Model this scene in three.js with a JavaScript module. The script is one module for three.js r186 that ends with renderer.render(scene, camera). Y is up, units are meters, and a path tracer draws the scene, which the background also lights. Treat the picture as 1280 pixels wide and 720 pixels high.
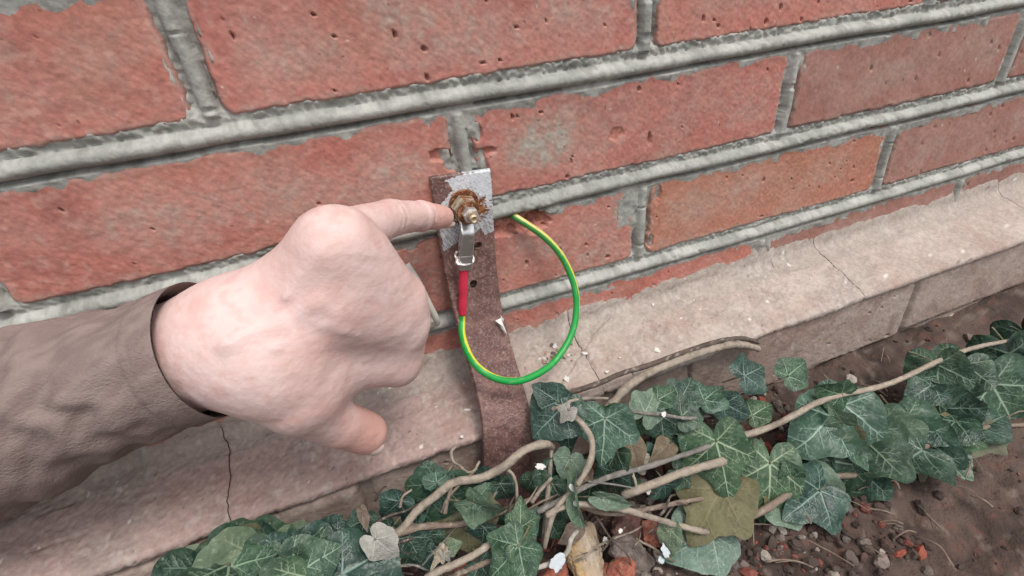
import * as THREE from 'three';
import { MarchingCubes } from 'three/addons/objects/MarchingCubes.js';
import { mergeGeometries, mergeVertices } from 'three/addons/utils/BufferGeometryUtils.js';

// ------------------------------------------------------------------ camera, sky, sun, exposure
const scene = new THREE.Scene();
const camera = new THREE.PerspectiveCamera(59.38, 1024 / 576, 0.01, 500);
camera.position.set(-0.0789, 0.1347, 0.3070);
const FWD = new THREE.Vector3(0.26523, -0.52625, -0.80791), UPV = new THREE.Vector3(0.26206, 0.84572, -0.46485), RGT = new THREE.Vector3(0.92789, -0.08843, 0.36222);
camera.up.copy(UPV);
camera.lookAt(camera.position.clone().add(FWD));
scene.add(camera);

const sky = (() => {                       // an even overcast sky, brightest overhead
  const w = 256, h = 128, d = new Float32Array(w * h * 4);
  for (let j = 0; j < h; j++) for (let i = 0; i < w; i++) {
    const el = ((j + 0.5) / h - 0.5) * Math.PI, s = Math.max(0, Math.sin(el));
    const L = el > 0 ? 0.28 + 1.02 * s : 0.26;
    const k = (j * w + i) * 4;
    d[k] = L * 1.0; d[k + 1] = L * 1.0; d[k + 2] = L * 1.03; d[k + 3] = 1;
  }
  const t = new THREE.DataTexture(d, w, h, THREE.RGBAFormat, THREE.FloatType);
  t.mapping = THREE.EquirectangularReflectionMapping; t.magFilter = t.minFilter = THREE.LinearFilter; t.needsUpdate = true;
  return t;
})();
scene.background = sky; scene.environment = sky;
const sun = new THREE.DirectionalLight(0xfff6ec, 1.5);
sun.position.set(0.5, 1.9, 1.0); sun.target.position.set(0, -0.1, 0.05);
sun.castShadow = true; sun.shadow.radius = 38; sun.shadow.mapSize.set(2048, 2048);
Object.assign(sun.shadow.camera, { left: -1.2, right: 1.6, top: 1, bottom: -1, near: 0.1, far: 6 });
scene.add(sun, sun.target);

const renderer = new THREE.WebGLRenderer({ antialias: true });
renderer.setSize(1024, 576);
renderer.toneMapping = THREE.LinearToneMapping;
renderer.toneMappingExposure = 1.58;
renderer.shadowMap.enabled = true;

// ------------------------------------------------------------------ helpers
const V = (x, y, z) => new THREE.Vector3(x, y, z);
const FPX = 360 / Math.tan(59.38 * Math.PI / 360);
const EYE = camera.position.clone();
function ray(px, py) { return FWD.clone().addScaledVector(RGT, (px - 640) / FPX).addScaledVector(UPV, -(py - 360) / FPX); }
const onZ = (px, py, z) => { const r = ray(px, py); return EYE.clone().addScaledVector(r, (z - EYE.z) / r.z); };
const onY = (px, py, y) => { const r = ray(px, py); return EYE.clone().addScaledVector(r, (y - EYE.y) / r.y); };
const atD = (px, py, d) => EYE.clone().addScaledVector(ray(px, py), d);
// the tangle of ivy lies on a slope that leans from the ledge down to the soil
const IVN = V(0, 0.62, 0.78).normalize(), IVP = V(0, -0.142, 0.078);
const onIvy = (px, py, lift = 0) => { const r = ray(px, py); const t = (IVN.dot(IVP) + lift - IVN.dot(EYE)) / IVN.dot(r); return EYE.clone().addScaledVector(r, t); };

function mulberry(a) { return () => { a |= 0; a = a + 0x6D2B79F5 | 0; let t = Math.imul(a ^ a >>> 15, 1 | a); t = t + Math.imul(t ^ t >>> 7, 61 | t) ^ t; return ((t ^ t >>> 14) >>> 0) / 4294967296; }; }
function h3(x, y, z) { let n = Math.imul(x, 374761393) + Math.imul(y, 668265263) + Math.imul(z, 1274126177) | 0; n = Math.imul(n ^ n >>> 13, 1274126177); n ^= n >>> 16; return (n >>> 0) / 4294967296; }
const fade = t => t * t * t * (t * (t * 6 - 15) + 10);
function vn(x, y, z = 0) {
  const X = Math.floor(x), Y = Math.floor(y), Z = Math.floor(z), u = fade(x - X), v = fade(y - Y), w = fade(z - Z);
  const L = (a, b, t) => a + (b - a) * t;
  return L(L(L(h3(X, Y, Z), h3(X + 1, Y, Z), u), L(h3(X, Y + 1, Z), h3(X + 1, Y + 1, Z), u), v), L(L(h3(X, Y, Z + 1), h3(X + 1, Y, Z + 1), u), L(h3(X, Y + 1, Z + 1), h3(X + 1, Y + 1, Z + 1), u), v), w) * 2 - 1;
}
function fbm(x, y, z = 0, o = 4) { let s = 0, a = 0.5, n = 0; for (let i = 0; i < o; i++) { s += a * vn(x, y, z); n += a; a *= 0.5; x = x * 2.03 + 11.3; y = y * 2.03 + 5.7; z = z * 2.03 + 3.1; } return s / n; }
const ss = (a, b, x) => { const t = Math.min(1, Math.max(0, (x - a) / (b - a))); return t * t * (3 - 2 * t); };
const mix3 = (a, b, t) => [a[0] + (b[0] - a[0]) * t, a[1] + (b[1] - a[1]) * t, a[2] + (b[2] - a[2]) * t];
// sparse round pits: returns depth 0..1
function pits(x, y, cell, density, rmin, rmax, seed) {
  const X = Math.floor(x / cell), Y = Math.floor(y / cell); let best = 0;
  for (let i = -1; i <= 1; i++) for (let j = -1; j <= 1; j++) {
    const a = X + i, b = Y + j; if (h3(a, b, seed) > density) continue;
    const cx = (a + h3(a, b, seed + 1)) * cell, cy = (b + h3(a, b, seed + 2)) * cell, r = rmin + (rmax - rmin) * h3(a, b, seed + 3) ** 2;
    const st = 0.6 + 0.9 * h3(a, b, seed + 4), d = Math.hypot((x - cx) * st, (y - cy) / st) / r;
    if (d < 1) best = Math.max(best, 1 - d ** 3);
  }
  return best;
}
function polyMask(poly, x, y) { let c = false; for (let i = 0, j = poly.length - 1; i < poly.length; j = i++) { const [xi, yi] = poly[i], [xj, yj] = poly[j]; if ((yi > y) !== (yj > y) && x < (xj - xi) * (y - yi) / (yj - yi) + xi) c = !c; } return c; }

// a grid surface: f(i,j) -> {p:[x,y,z], c:[r,g,b], uv:[u,v], skip}
function gridGeo(nu, nv, f, flip = false) {
  const pos = new Float32Array(nu * nv * 3), col = new Float32Array(nu * nv * 3), uv = new Float32Array(nu * nv * 2), sk = new Uint8Array(nu * nv), idx = [];
  for (let j = 0; j < nv; j++) for (let i = 0; i < nu; i++) {
    const r = f(i, j), k = j * nu + i;
    pos.set(r.p, k * 3); col.set(r.c || [1, 1, 1], k * 3); uv.set(r.uv || [r.p[0] * 10, r.p[1] * 10], k * 2); sk[k] = r.skip ? 1 : 0;
  }
  for (let j = 0; j < nv - 1; j++) for (let i = 0; i < nu - 1; i++) {
    const a = j * nu + i, b = a + 1, c = a + nu, d = c + 1;
    if (sk[a] && sk[b] && sk[c] && sk[d]) continue;
    if (flip) idx.push(a, c, b, b, c, d); else idx.push(a, b, c, b, d, c);
  }
  const g = new THREE.BufferGeometry();
  g.setAttribute('position', new THREE.BufferAttribute(pos, 3)); g.setAttribute('color', new THREE.BufferAttribute(col, 3)); g.setAttribute('uv', new THREE.BufferAttribute(uv, 2));
  g.setIndex(idx); g.computeVertexNormals(); return g;
}
function dataTex(w, h, f, srgb = false) {
  const d = new Uint8Array(w * h * 4);
  for (let j = 0; j < h; j++) for (let i = 0; i < w; i++) { const c = f(i, j), k = (j * w + i) * 4; d[k] = Math.max(0, Math.min(255, c[0] * 255)); d[k + 1] = Math.max(0, Math.min(255, c[1] * 255)); d[k + 2] = Math.max(0, Math.min(255, c[2] * 255)); d[k + 3] = 255; }
  const t = new THREE.DataTexture(d, w, h); t.wrapS = t.wrapT = THREE.RepeatWrapping; t.magFilter = THREE.LinearFilter; t.minFilter = THREE.LinearFilter;
  if (srgb) t.colorSpace = THREE.SRGBColorSpace; t.needsUpdate = true; return t;
}
// tileable fine noise
function tileNoise(n, base, oct, seed) {
  const a = new Float32Array(n * n); let amp = 1, per = base, tot = 0;
  for (let o = 0; o < oct; o++) {
    const hh = (x, y) => h3(((x % per) + per) % per, ((y % per) + per) % per, seed + o);
    for (let j = 0; j < n; j++) for (let i = 0; i < n; i++) {
      const x = i / n * per, y = j / n * per, X = Math.floor(x), Y = Math.floor(y), u = fade(x - X), v = fade(y - Y);
      const p = hh(X, Y) * (1 - u) + hh(X + 1, Y) * u, q = hh(X, Y + 1) * (1 - u) + hh(X + 1, Y + 1) * u;
      a[j * n + i] += amp * (p * (1 - v) + q * v);
    }
    tot += amp; amp *= 0.62; per *= 2;
  }
  for (let i = 0; i < a.length; i++) a[i] /= tot; return a;
}
const TN = tileNoise(512, 24, 4, 77), TN2 = tileNoise(512, 48, 3, 91);
const grainBump = dataTex(512, 512, (i, j) => { const v = TN[j * 512 + i]; return [v, v, v]; });
const grainMap = dataTex(512, 512, (i, j) => { const v = 0.80 + 0.36 * (TN2[j * 512 + i] - 0.5) + 0.22 * (TN[j * 512 + i] - 0.5) + 0.08; return [v, v, v]; });

const M = {
  brick: new THREE.MeshStandardMaterial({ vertexColors: true, map: grainMap, bumpMap: grainBump, bumpScale: 0.0003, roughness: 0.9 }),
  mortar: new THREE.MeshStandardMaterial({ vertexColors: true, map: grainMap, bumpMap: grainBump, bumpScale: 0.0005, roughness: 0.95 }),
  ledge: new THREE.MeshStandardMaterial({ vertexColors: true, map: grainMap, bumpMap: grainBump, bumpScale: 0.0006, roughness: 0.92 }),
  soil: new THREE.MeshStandardMaterial({ vertexColors: true, bumpMap: grainBump, bumpScale: 0.002, roughness: 0.97 }),
  rock: new THREE.MeshStandardMaterial({ vertexColors: true, map: grainMap, bumpMap: grainBump, bumpScale: 0.0016, roughness: 0.95 }),
  vc: new THREE.MeshStandardMaterial({ vertexColors: true, bumpMap: grainBump, bumpScale: 0.0005, roughness: 0.9 }),
};
const used = {};
function numbered(n) { const k = used[n] = (used[n] ?? -1) + 1; return k ? `${n}_${String(k).padStart(3, '0')}` : n; }
function shadowy(o) { o.castShadow = o.receiveShadow = true; return o; }
function mesh(name, geo, mat, parent) { const m = shadowy(new THREE.Mesh(geo, mat)); m.name = name; parent.add(m); return m; }
function thing(name, label, category, pos, group) {
  const o = new THREE.Group(); o.name = numbered(name); if (pos) o.position.copy(pos); o.userData = { label, category }; if (group) o.userData.group = group; scene.add(o); return o;
}
function single(name, geo, mat, label, category, pos, group) {
  const m = shadowy(new THREE.Mesh(geo, mat)); m.name = numbered(name); if (pos) m.position.copy(pos); m.userData = { label, category }; if (group) m.userData.group = group; scene.add(m); return m;
}
function shift(geo, o) { return geo.translate(-o.x, -o.y, -o.z); }

// tube with varying radius, bumps, vertex colours; pts: [Vector3, radius]
function tubeGeo(pts, rad, opt = {}) {
  const { seg = pts.length * 8, ring = 10, col = () => [1, 1, 1], rough = 0, seed = 1, caps = true } = opt;
  const curve = new THREE.CatmullRomCurve3(pts, false, 'centripetal'), fr = curve.computeFrenetFrames(seg, false);
  const P = [];
  const len = curve.getLength();
  const g = gridGeo(ring + 1, seg + 1 + (caps ? 2 : 0), (i, j0) => {
    let j = caps ? Math.min(seg, Math.max(0, j0 - 1)) : j0; const cap = caps && (j0 === 0 || j0 === seg + 2);
    const t = j / seg, a = i / ring * Math.PI * 2, c = curve.getPointAt(t);
    let r = typeof rad === 'function' ? rad(t) : rad;
    if (rough) { const aw = a % (Math.PI * 2 - 1e-6); r *= 1 + rough * fbm(t * len * 180, Math.cos(aw) * 1.2 + seed, Math.sin(aw) * 1.2 + seed, 3); }
    if (cap) r *= 0.02;
    const p = c.clone().addScaledVector(fr.normals[j], Math.cos(a) * r).addScaledVector(fr.binormals[j], Math.sin(a) * r);
    const n = p.clone().sub(c);
    return { p: p.toArray(), c: col(t, a, p, n, c), uv: [a / 6.28 * 0.2, t * len * 10] };
  }, false);
  return g;
}

// ------------------------------------------------------------------ the brick wall
const PC = 0.077, LB = 0.262;
const headOff = c => (((c % 2) + 2) % 2 === 1 ? (c < 0 ? 0.1335 : 0.131) : 0);
const bedY = (k, x) => k * PC - 0.0016 + 0.0011 * vn(x * 9 + k * 17.3, k * 3.1) + 0.0004 * vn(x * 40, k * 7.7);
// cement film left on the faces: [x, y, rx, ry, strength]
const film = [[682, 178, .030, .020, 1.25], [690, 168, .050, .028, .4], [492, 16, .022, .014, .6], [560, 45, .05, .03, .45], [497, 218, .03, .02, .55], [745, 320, .05, .022, .35], [805, 10, .012, .03, .5], [520, 340, .03, .025, .4], [780, 262, .018, .02, .8], [830, 20, .02, .02, .2], [560, 80, .03, .02, .3]].map(([px, py, rx, ry, s]) => { const p = onZ(px, py, 0); return [p.x, p.y, rx, ry, s]; });
// broken places in the bricks: [x, y, rx, ry, depth]
const chips = [[596, 166, .0035, .007, .004], [606, 190, .011, .0035, .0024], [600, 207, .006, .008, .004], [552, 193, .010, .0045, .003], [562, 200, .004, .010, .0035], [644, 277, .022, .010, .0065], [672, 279, .010, .008, .0045], [770, 168, .006, .005, .0014], [812, 172, .0016, .006, .003], [500, 305, .02, .006, .004], [822, 244, .003, .008, .003], [813, 300, .003, .006, .003]].map(([px, py, rx, ry, d]) => { const p = onZ(px, py, 0); return [p.x, p.y, rx, ry, d]; });

function brickColour(x, y, tone, seed, e) {
  const n1 = fbm(x * 22 + seed, y * 30, seed, 4), n2 = fbm(x * 70, y * 70, seed + 9, 3), n3 = fbm(x * 260, y * 260, seed + 3, 2);
  let c = mix3([.465, .146, .118], [.54, .205, .168], ss(-.5, .5, n1 + n2 * .4));
  c = mix3(c, [.30, .105, .088], ss(.05, .6, n2 - n1 * .5) * .5);
  c = mix3(c, [.56, .31, .26], ss(.15, .6, n3 + n2 * .4) * .5);
  c = mix3(c, [.47, .21, .15], ss(0, .5, fbm(x * 18, y * 24, seed + 40, 3)) * .4);
  c = mix3(c, tone.c, tone.k);
  c = mix3(c, [.50, .33, .28], +.05 + .24 * ss(-.2, .5, fbm(x * 38 + 3, y * 38, seed + 60, 4)));
  let f = 0;
  for (const [fx, fy, rx, ry, s] of film) { const d = Math.hypot((x - fx) / rx, (y - fy) / ry) + .35 * n1 + .25 * n2; f = Math.max(f, s * ss(1.15, .25, d)); }
  f = Math.max(f, ss(.35, .75, fbm(x * 14 + 7, y * 17, seed + 70, 4)) * .5);
  f = Math.max(f, ss(.005, .0, e + n2 * .004) * .45);
  f = Math.max(f, ss(.008, .028, e + .008 * n1) * (.12 + .26 * ss(-.2, .5, n1)));
  f *= .72 + .6 * n3 + .25 * n2;
  c = mix3(c, [.40, .36, .31], Math.max(0, Math.min(1, f)));
  if (pits(x, y, .013, .16, .0004, .0011, seed * 7 + 31 | 0) > .3) c = mix3(c, [.10, .055, .045], .75);       // scattered small dark brown specks
  if (pits(x, y, .016, .18, .0003, .0009, seed * 5 + 11 | 0) > .4) c = mix3(c, [.62, .55, .47], .8);            // pale grit
  return c;
}
function brickGeo(x0, x1, y0, y1, o) {
  const { rx = .0009, ry = .0009, seed = 1, tone = { c: [.3, .1, .07], k: 0 }, zf = 0, round = .0022, chip = true, tint = null } = o;
  const m = .004, nu = Math.max(3, Math.ceil((x1 - x0 + 2 * m) / rx) + 1), nv = Math.max(3, Math.ceil((y1 - y0 + 2 * m) / ry) + 1), fine = rx < .0021;
  const tiltx = (h3(seed, 1, 1) - .5) * .004, tilty = (h3(seed, 2, 1) - .5) * .010, dz = (h3(seed, 3, 1) - .5) * .0008;
  return gridGeo(nu, nv, (i, j) => {
    const x = x0 - m + (x1 - x0 + 2 * m) * i / (nu - 1), y = y0 - m + (y1 - y0 + 2 * m) * j / (nv - 1);
    let e = Math.min(x - x0, x1 - x, y - y0, y1 - y);
    const ex = Math.min(x - x0, x1 - x), ey = Math.min(y - y0, y1 - y);
    if (ex < .006 && ey < .006) e = .006 - Math.hypot(.006 - ex, .006 - ey);
    e += .0013 * fbm(x * 170, y * 170, seed, 3) + .0005 * vn(x * 35, y * 35, seed);
    let z = zf + dz + tiltx * (x - (x0 + x1) / 2) + tilty * (y - (y0 + y1) / 2);
    z += .0003 * fbm(x * 45, y * 45, seed + 5, 3) + .00018 * fbm(x * 180, y * 180, seed + 8, 2);
    if (fine) z += .00016 * vn(x * 620, y * 620, seed);
    let fresh = 0;
    if (fine) z -= .0034 * pits(x, y, .012, .08 + .26 * ss(-.1, .5, vn(x * 14, y * 14, seed + 2)), .0005, .0017, seed * 3 + 5 | 0);
    if (chip) for (const [cx, cy, rx2, ry2, d] of chips) { const q = Math.hypot((x - cx) / rx2, (y - cy) / ry2) + .45 * fbm(x * 160, y * 160, 4, 3); if (q < 1) { const w = ss(1, .72, q); z -= d * w * (0.85 + .5 * fbm(x * 300, y * 300, 9, 2)); fresh = Math.max(fresh, w); } }
    if (e < round) z -= e > 0 ? round - Math.sqrt(Math.max(0, round * round - (round - e) ** 2)) : round + -e * 4;
    z = Math.max(z, zf - .014);
    let c = tint ? tint(x, y) : brickColour(x, y, tone, seed, e);
    if (fresh && !tint) c = mix3(c, [.50, .20, .14], fresh * .4);
    return { p: [x, y, z], c };
  });
}
const bigSmear = [[782, 262, .020, .026, .0028], [690, 262, .008, .004, .0035], [740, 103, .02, .005, .002], [560, 140, .016, .004, .0015], [585, 150, .012, .012, .002]].map(([px, py, rx, ry, d]) => { const p = onZ(px, py, 0); return [p.x, p.y, rx, ry, d]; });
function mortarZ(x, y) {
  const k = Math.round(y / PC), dy = y - bedY(k, x), H = .0044;
  const r1 = fbm(x * 150, y * 150, 3, 3), r2 = fbm(x * 60, y * 60, 8, 3), r3 = vn(x * 500, y * 500, 2);
  let bed = -.03, bead = 0;
  if (Math.abs(dy) < H) { bed = -.0014 + .0056 * Math.sqrt(1 - (dy / H) ** 2) +   .00014 * r1 + .0001 * r3; bead = 1; const d = pits(x, y, .009, .22, .0004, .0011, 77); bed -= .0005 * d; if (vn(x * 23 + 5, k * 9) > .55) bed -= .0012 * ss(.0, .5, r1); }
  else if (dy > 0) { const t = (dy - H) / .0055; bed = -.0022 + .0013 * r1 + .0010 * r3 + .0010 * ss(.1, 1, t); if (t > 1.25) bed = -.0016 - (t - 1.25) * .0040 + .0012 * r2 + .0012 * r1; }
  else { const t = (-dy - H) / .0055; bed = -.0052 + .0052 * ss(.1, .45, t) + .0005 * r1; if (t > .45) bed = .0006 - (t - .45) * .0011 + .0017 * r2 + .0009 * r1; }
  const c = Math.floor(y / PC), hx = headOff(c), n = Math.round((x - hx) / LB), hj = hx + n * LB + .0012 * vn(y * 30 + n * 5, c * 4.4), dx = x - hj, G = .0040;
  let head = -.03, hb = 0;
  if (Math.abs(dx) < G) { head = -.0022 + .0046 * Math.sqrt(1 - (dx / G) ** 2) + .0003 * r1; hb = 1; if (Math.abs(vn(y * 60 + c * 3, n * 2.2)) < .1) head -= .0014; }
  else { const t = (Math.abs(dx) - G) / .0055; head = -.0046 + .0024 * r1 + .0010 * r3 + .0022 * ss(.3, 1, t); if (t > 1) head = -.0002 - (t - 1) * .0022 + .0019 * r2 + .0010 * r1; }
  let z = Math.abs(dy) < .0090 ? bed : Math.max(bed, head), b = Math.abs(dy) < .0090 ? bead : (head >= bed ? hb : 0);
  for (const [sx, sy, rx, ry, d] of bigSmear) { const q = Math.hypot((x - sx) / rx, (y - sy) / ry) + .5 * r2; if (q < 1 && !b) z = Math.max(z, -.002 + d * ss(1, .55, q) + .0006 * r1); }
  if (!b) for (const [cx, cy, rx2, ry2, d] of chips.filter(c => c[4] > .0041)) { const q = Math.hypot((x - cx) / rx2, (y - cy) / ry2) + .45 * fbm(x * 160, y * 160, 4, 3); if (q < 1) z -= .012 * ss(1, .8, q); }
  return [z, b];
}
function mortarPoint(x, y) {
  const [z, b] = mortarZ(x, y);
  const n = fbm(x * 40, y * 40, 21, 3), n2 = fbm(x * 200, y * 200, 22, 2);
  let c = mix3([.325, .335, .310], [.43, .44, .41], ss(-.4, .5, n));
  if (!b) c = mix3(c, [.46, .455, .43], .5 * ss(-.1, .4, fbm(x * 90, y * 90, 27, 3)));
  c = mix3(c, [.20, .20, .18], ss(.15, .55, n2) * .5);
  return { p: [x, y, z], c, skip: z < -.0075 && !b };
}
const wall = thing('brick_wall', 'red brick wall with rounded grey mortar joints and a dusty projecting ledge', 'brick wall', V(0, 0, 0));
{
  const xs = []; for (let x = -1.0; x < -.3605; x += .010) xs.push(x);
  for (let i = -360; i <= 250; i++) xs.push(i * .001);
  for (let x = .2515; x < .72; x += .0015) xs.push(x); for (let x = .72; x < 2.3; x += .008) xs.push(x);
  const sub = (a, b) => xs.filter(x => x >= a && x <= b);
  for (let k = -1; k <= 5; k++) {                                   // bed joints with their raised beads
    const st = k <= 2 ? 1 : 2, rows = []; for (let j = -16; j <= 16; j += st) rows.push(k * PC + j * .001);
    mesh('bed_joint', gridGeo(xs.length, rows.length, (i, j) => mortarPoint(xs[i], rows[j])), M.mortar, wall);
  }
  const tones = [{ c: [.40, .22, .17], k: .2 }, { c: [.36, .17, .14], k: .2 }, { c: [.45, .15, .11], k: .3 }, { c: [.42, .24, .19], k: .3 }];
  let seed = 3;
  for (let c = -2; c <= 4; c++) {
    for (let n = -4; n <= 8; n++) {
      const xa = headOff(c) + n * LB, x0 = xa + .0072, x1 = xa + LB - .0072; seed++;
      if (x1 < -1 || x0 > 2.2) continue;
      const near = x1 > -.34 && x0 < .24 && c <= 1, mid = x1 > -.6 && x0 < .6 && c <= 1, far = !near && !mid;
      const out = x1 < -.2 || x0 > .22;
      let tone = tones[Math.floor(h3(seed, 5, 5) * 4)];
      if (c === -1 && n === 0) tone = { c: [.42, .20, .12], k: .6 };       // the small orange-brown brick right of the lower joint
      if (out) tone = { c: mix3([.25, .15, .12], [.20, .14, .115], h3(seed, 7, 7)), k: .62 };
      const r = near ? .0009 : mid ? .002 : .006;
      mesh('brick', brickGeo(x0, x1, c * PC + .0082, (c + 1) * PC - .0088, { rx: r, ry: Math.min(r, .004), seed, tone, chip: near }), M.brick, wall);
      // head joint at the left end of this brick
      const hx = sub(xa - .0225, xa + .0225); if (hx.length > 3) {
        const st = near || mid || x0 < .8 ? 1 : 3, rows = []; for (let j = 16; j <= 61; j += st) rows.push(c * PC + j * .001);
        mesh('head_joint', gridGeo(hx.length, rows.length, (i, j) => mortarPoint(hx[i], rows[j])), M.mortar, wall);
      }
    }
  }
  const core = new THREE.BoxGeometry(3.4, 2.6, .22); core.translate(.6, 1.0, -.125);
  const cc = new Float32Array(core.attributes.position.count * 3); for (let i = 0; i < cc.length; i += 3) cc.set([.3, .2, .17], i);
  core.setAttribute('color', new THREE.BufferAttribute(cc, 3)); mesh('wall_core', core, M.mortar, wall);
}
// the ledge: a course laid flat, under a dusty cement wash; split at its joints
{
  const ledge = new THREE.Group(); ledge.name = 'ledge'; wall.add(ledge);
  const prof = [[-.0035, -.094], [.0006, -.104], [.0022, -.1105], [.006, -.1152], [.012, -.1178], [.022, -.1205], [.034, -.1242], [.048, -.1284], [.0575, -.1318], [.0612, -.1336], [.0626, -.1352], [.0628, -.1372], [.0622, -.1395], [.0608, -.1412], [.0585, -.1425], [.0540, -.1432], [.048, -.1432]].map(([z, y]) => V(0, y, z));
  const cv = new THREE.CatmullRomCurve3(prof, false, 'centripetal');
  const crack = [[690, 494], [701, 474], [712, 462], [722, 447], [733, 436], [741, 424], [752, 414], [764, 404]].map(([a, b]) => { const p = onY(a, b, -.124); return [p.x, p.z]; });
  const crack2 = [[735, 446], [744, 455], [752, 462], [760, 474]].map(([a, b]) => { const p = onY(a, b, -.126); return [p.x, p.z]; });
  const segd = (pl, x, z) => { let m = 9; for (let i = 0; i < pl.length - 1; i++) { const [ax, az] = pl[i], [bx, bz] = pl[i + 1], dx = bx - ax, dz = bz - az, t = Math.max(0, Math.min(1, ((x - ax) * dx + (z - az) * dz) / (dx * dx + dz * dz))); m = Math.min(m, Math.hypot(x - ax - t * dx, z - az - t * dz)); } return m; };
  const cuts = [-1.0, -.719, -.457, -.195, .0675, .3295, .5915, .85, 1.3, 1.8, 2.2];
  for (let b = 0; b < cuts.length - 1; b++) {
    const x0 = cuts[b] + .0003, x1 = cuts[b + 1] - .0003, fine = x1 > -.25 && x0 < .3, rx = fine ? .0012 : .005, nu = Math.ceil((x1 - x0) / rx) + 1, nv = fine ? 90 : 40, cz = new THREE.Vector3();
    const g = gridGeo(nu, nv, (i, j) => {
      const x = x0 + (x1 - x0) * i / (nu - 1), t = j / (nv - 1), p = cv.getPointAt(t), q = cv.getTangentAt(t), nz = -q.y, ny = q.z;
      const e = Math.min(x - x0, x1 - x), cutN = x - x0 < x1 - x ? b : b + 1;
      const xw = x + (.0022 * vn(p.z * 60, cutN * 7.3) + .0008 * vn(p.z * 330, cutN * 3.1)) * Math.exp(-e / .012);
      let d = .0011 * fbm(x * 30, t * 6, 5, 3) + .0007 * fbm(x * 120, p.z * 120, 7, 3) + .0005 * fbm(x * 420, t * 70, 3, 2) * (fine ? 1 : 0);
      if (t < .35) d += .0016 * fbm(x * 55, t * 9, 17, 3);
      d -= .0008 * ss(.2, .5, fbm(x * 80, p.z * 100, 44, 3));
      const wz = Math.abs(.0004 * vn(p.z * 300, b));
      d -= .0008 * ss(.0014 + wz, 0, e);
      if (fine) { const w = vn(x * 190, p.z * 190, 3) * .0012, ck = Math.min(segd(crack, x, p.z), segd(crack2, x, p.z)) + w * .6; d -= .0017 * ss(.0016, .0002, ck); }
      if (t > .55 && t < .9) d -= .0013 * ss(.25, .6, fbm(x * 34, t * 4, 71, 3));
      const n1 = fbm(x * 16, p.z * 24 + p.y * 10, 31, 4), n2 = fbm(x * 60, p.z * 60 + p.y * 40, 32, 3), n3 = fbm(x * 260, p.z * 260, 33, 2);
      let c = mix3([.40, .325, .285], [.46, .395, .35], ss(-.4, .4, n1));
      const left = ss(.03, -.05, x + .04 * n1);                                       // pinker, more bare brick towards the left
      c = mix3(c, [.40, .285, .26], left * .8);
      c = mix3(c, [.30, .25, .225], ss(.05, .5, n2 + .3 * n1) * .5);
      c = mix3(c, [.27, .15, .125], ss(.2, .6, fbm(x * 40, p.z * 50 + p.y * 30, 91, 3)) * .3);
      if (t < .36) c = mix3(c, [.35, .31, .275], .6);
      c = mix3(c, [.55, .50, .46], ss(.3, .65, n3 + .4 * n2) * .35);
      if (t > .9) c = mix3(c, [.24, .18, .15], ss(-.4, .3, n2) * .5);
      if (pits(x, p.z + p.y, .014, .25, .0004, .0013, 51) > .3) c = [.68, .65, .6];
      if (pits(x, p.z + p.y, .009, .25, .0003, .0008, 52) > .3) c = mix3(c, [.10, .08, .07], .7);
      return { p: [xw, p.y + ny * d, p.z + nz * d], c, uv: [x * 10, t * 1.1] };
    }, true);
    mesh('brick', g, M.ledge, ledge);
  }
  // filling below the flat bricks, seen in their joints
  const fb = new THREE.BoxGeometry(3.3, .010, .050); fb.translate(.6, -.1408, .027); const cc = new Float32Array(fb.attributes.position.count * 3).fill(.2); fb.setAttribute('color', new THREE.BufferAttribute(cc, 3)); mesh('mortar_filling', fb, M.mortar, ledge);
  // the plinth face below: brick courses with flush dirty joints
  const dirt = (seed) => (x, y) => { const n1 = fbm(x * 18, y * 25, seed, 4), n2 = fbm(x * 90, y * 90, seed + 4, 3); let c = mix3([.33, .24, .20], [.42, .34, .295], ss(-.4, .4, n1)); c = mix3(c, [.24, .17, .145], ss(.1, .5, n2) * .5); c = mix3(c, [.46, .42, .38], ss(.35, .6, fbm(x * 200, y * 200, seed + 7, 2)) * .5); return c; };
  let s = 200;
  for (let c = 0; c < 2; c++) for (let n = -4; n <= 7; n++) {
    const xa = -.116 + (c ? .131 : 0) + n * LB; s++; const near = xa + LB > -.25 && xa < .2;
    mesh('brick', brickGeo(xa + .003, xa + LB - .003, -.2085 - c * .071, -.1432 - c * .071, { rx: near ? .0016 : .005, ry: near ? .0014 : .004, seed: s, zf: .0575 + (n === -1 && c === 0 ? .004 : 0), round: n === -1 || n === 0 ? .007 : .004, chip: false, tint: dirt(s) }), M.ledge, ledge);
  }
  const nx = 400; mesh('plinth_mortar', gridGeo(nx, 60, (i, j) => { const x = -1 + 3.2 * i / (nx - 1), y = -.29 + .148 * j / 59, z = .0540 + .0016 * fbm(x * 60, y * 60, 9, 3); return { p: [x, y, z], c: mix3([.30, .24, .205], [.38, .32, .275], ss(-.4, .4, fbm(x * 40, y * 40, 2, 3))) }; }), M.mortar, ledge);
}

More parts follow.
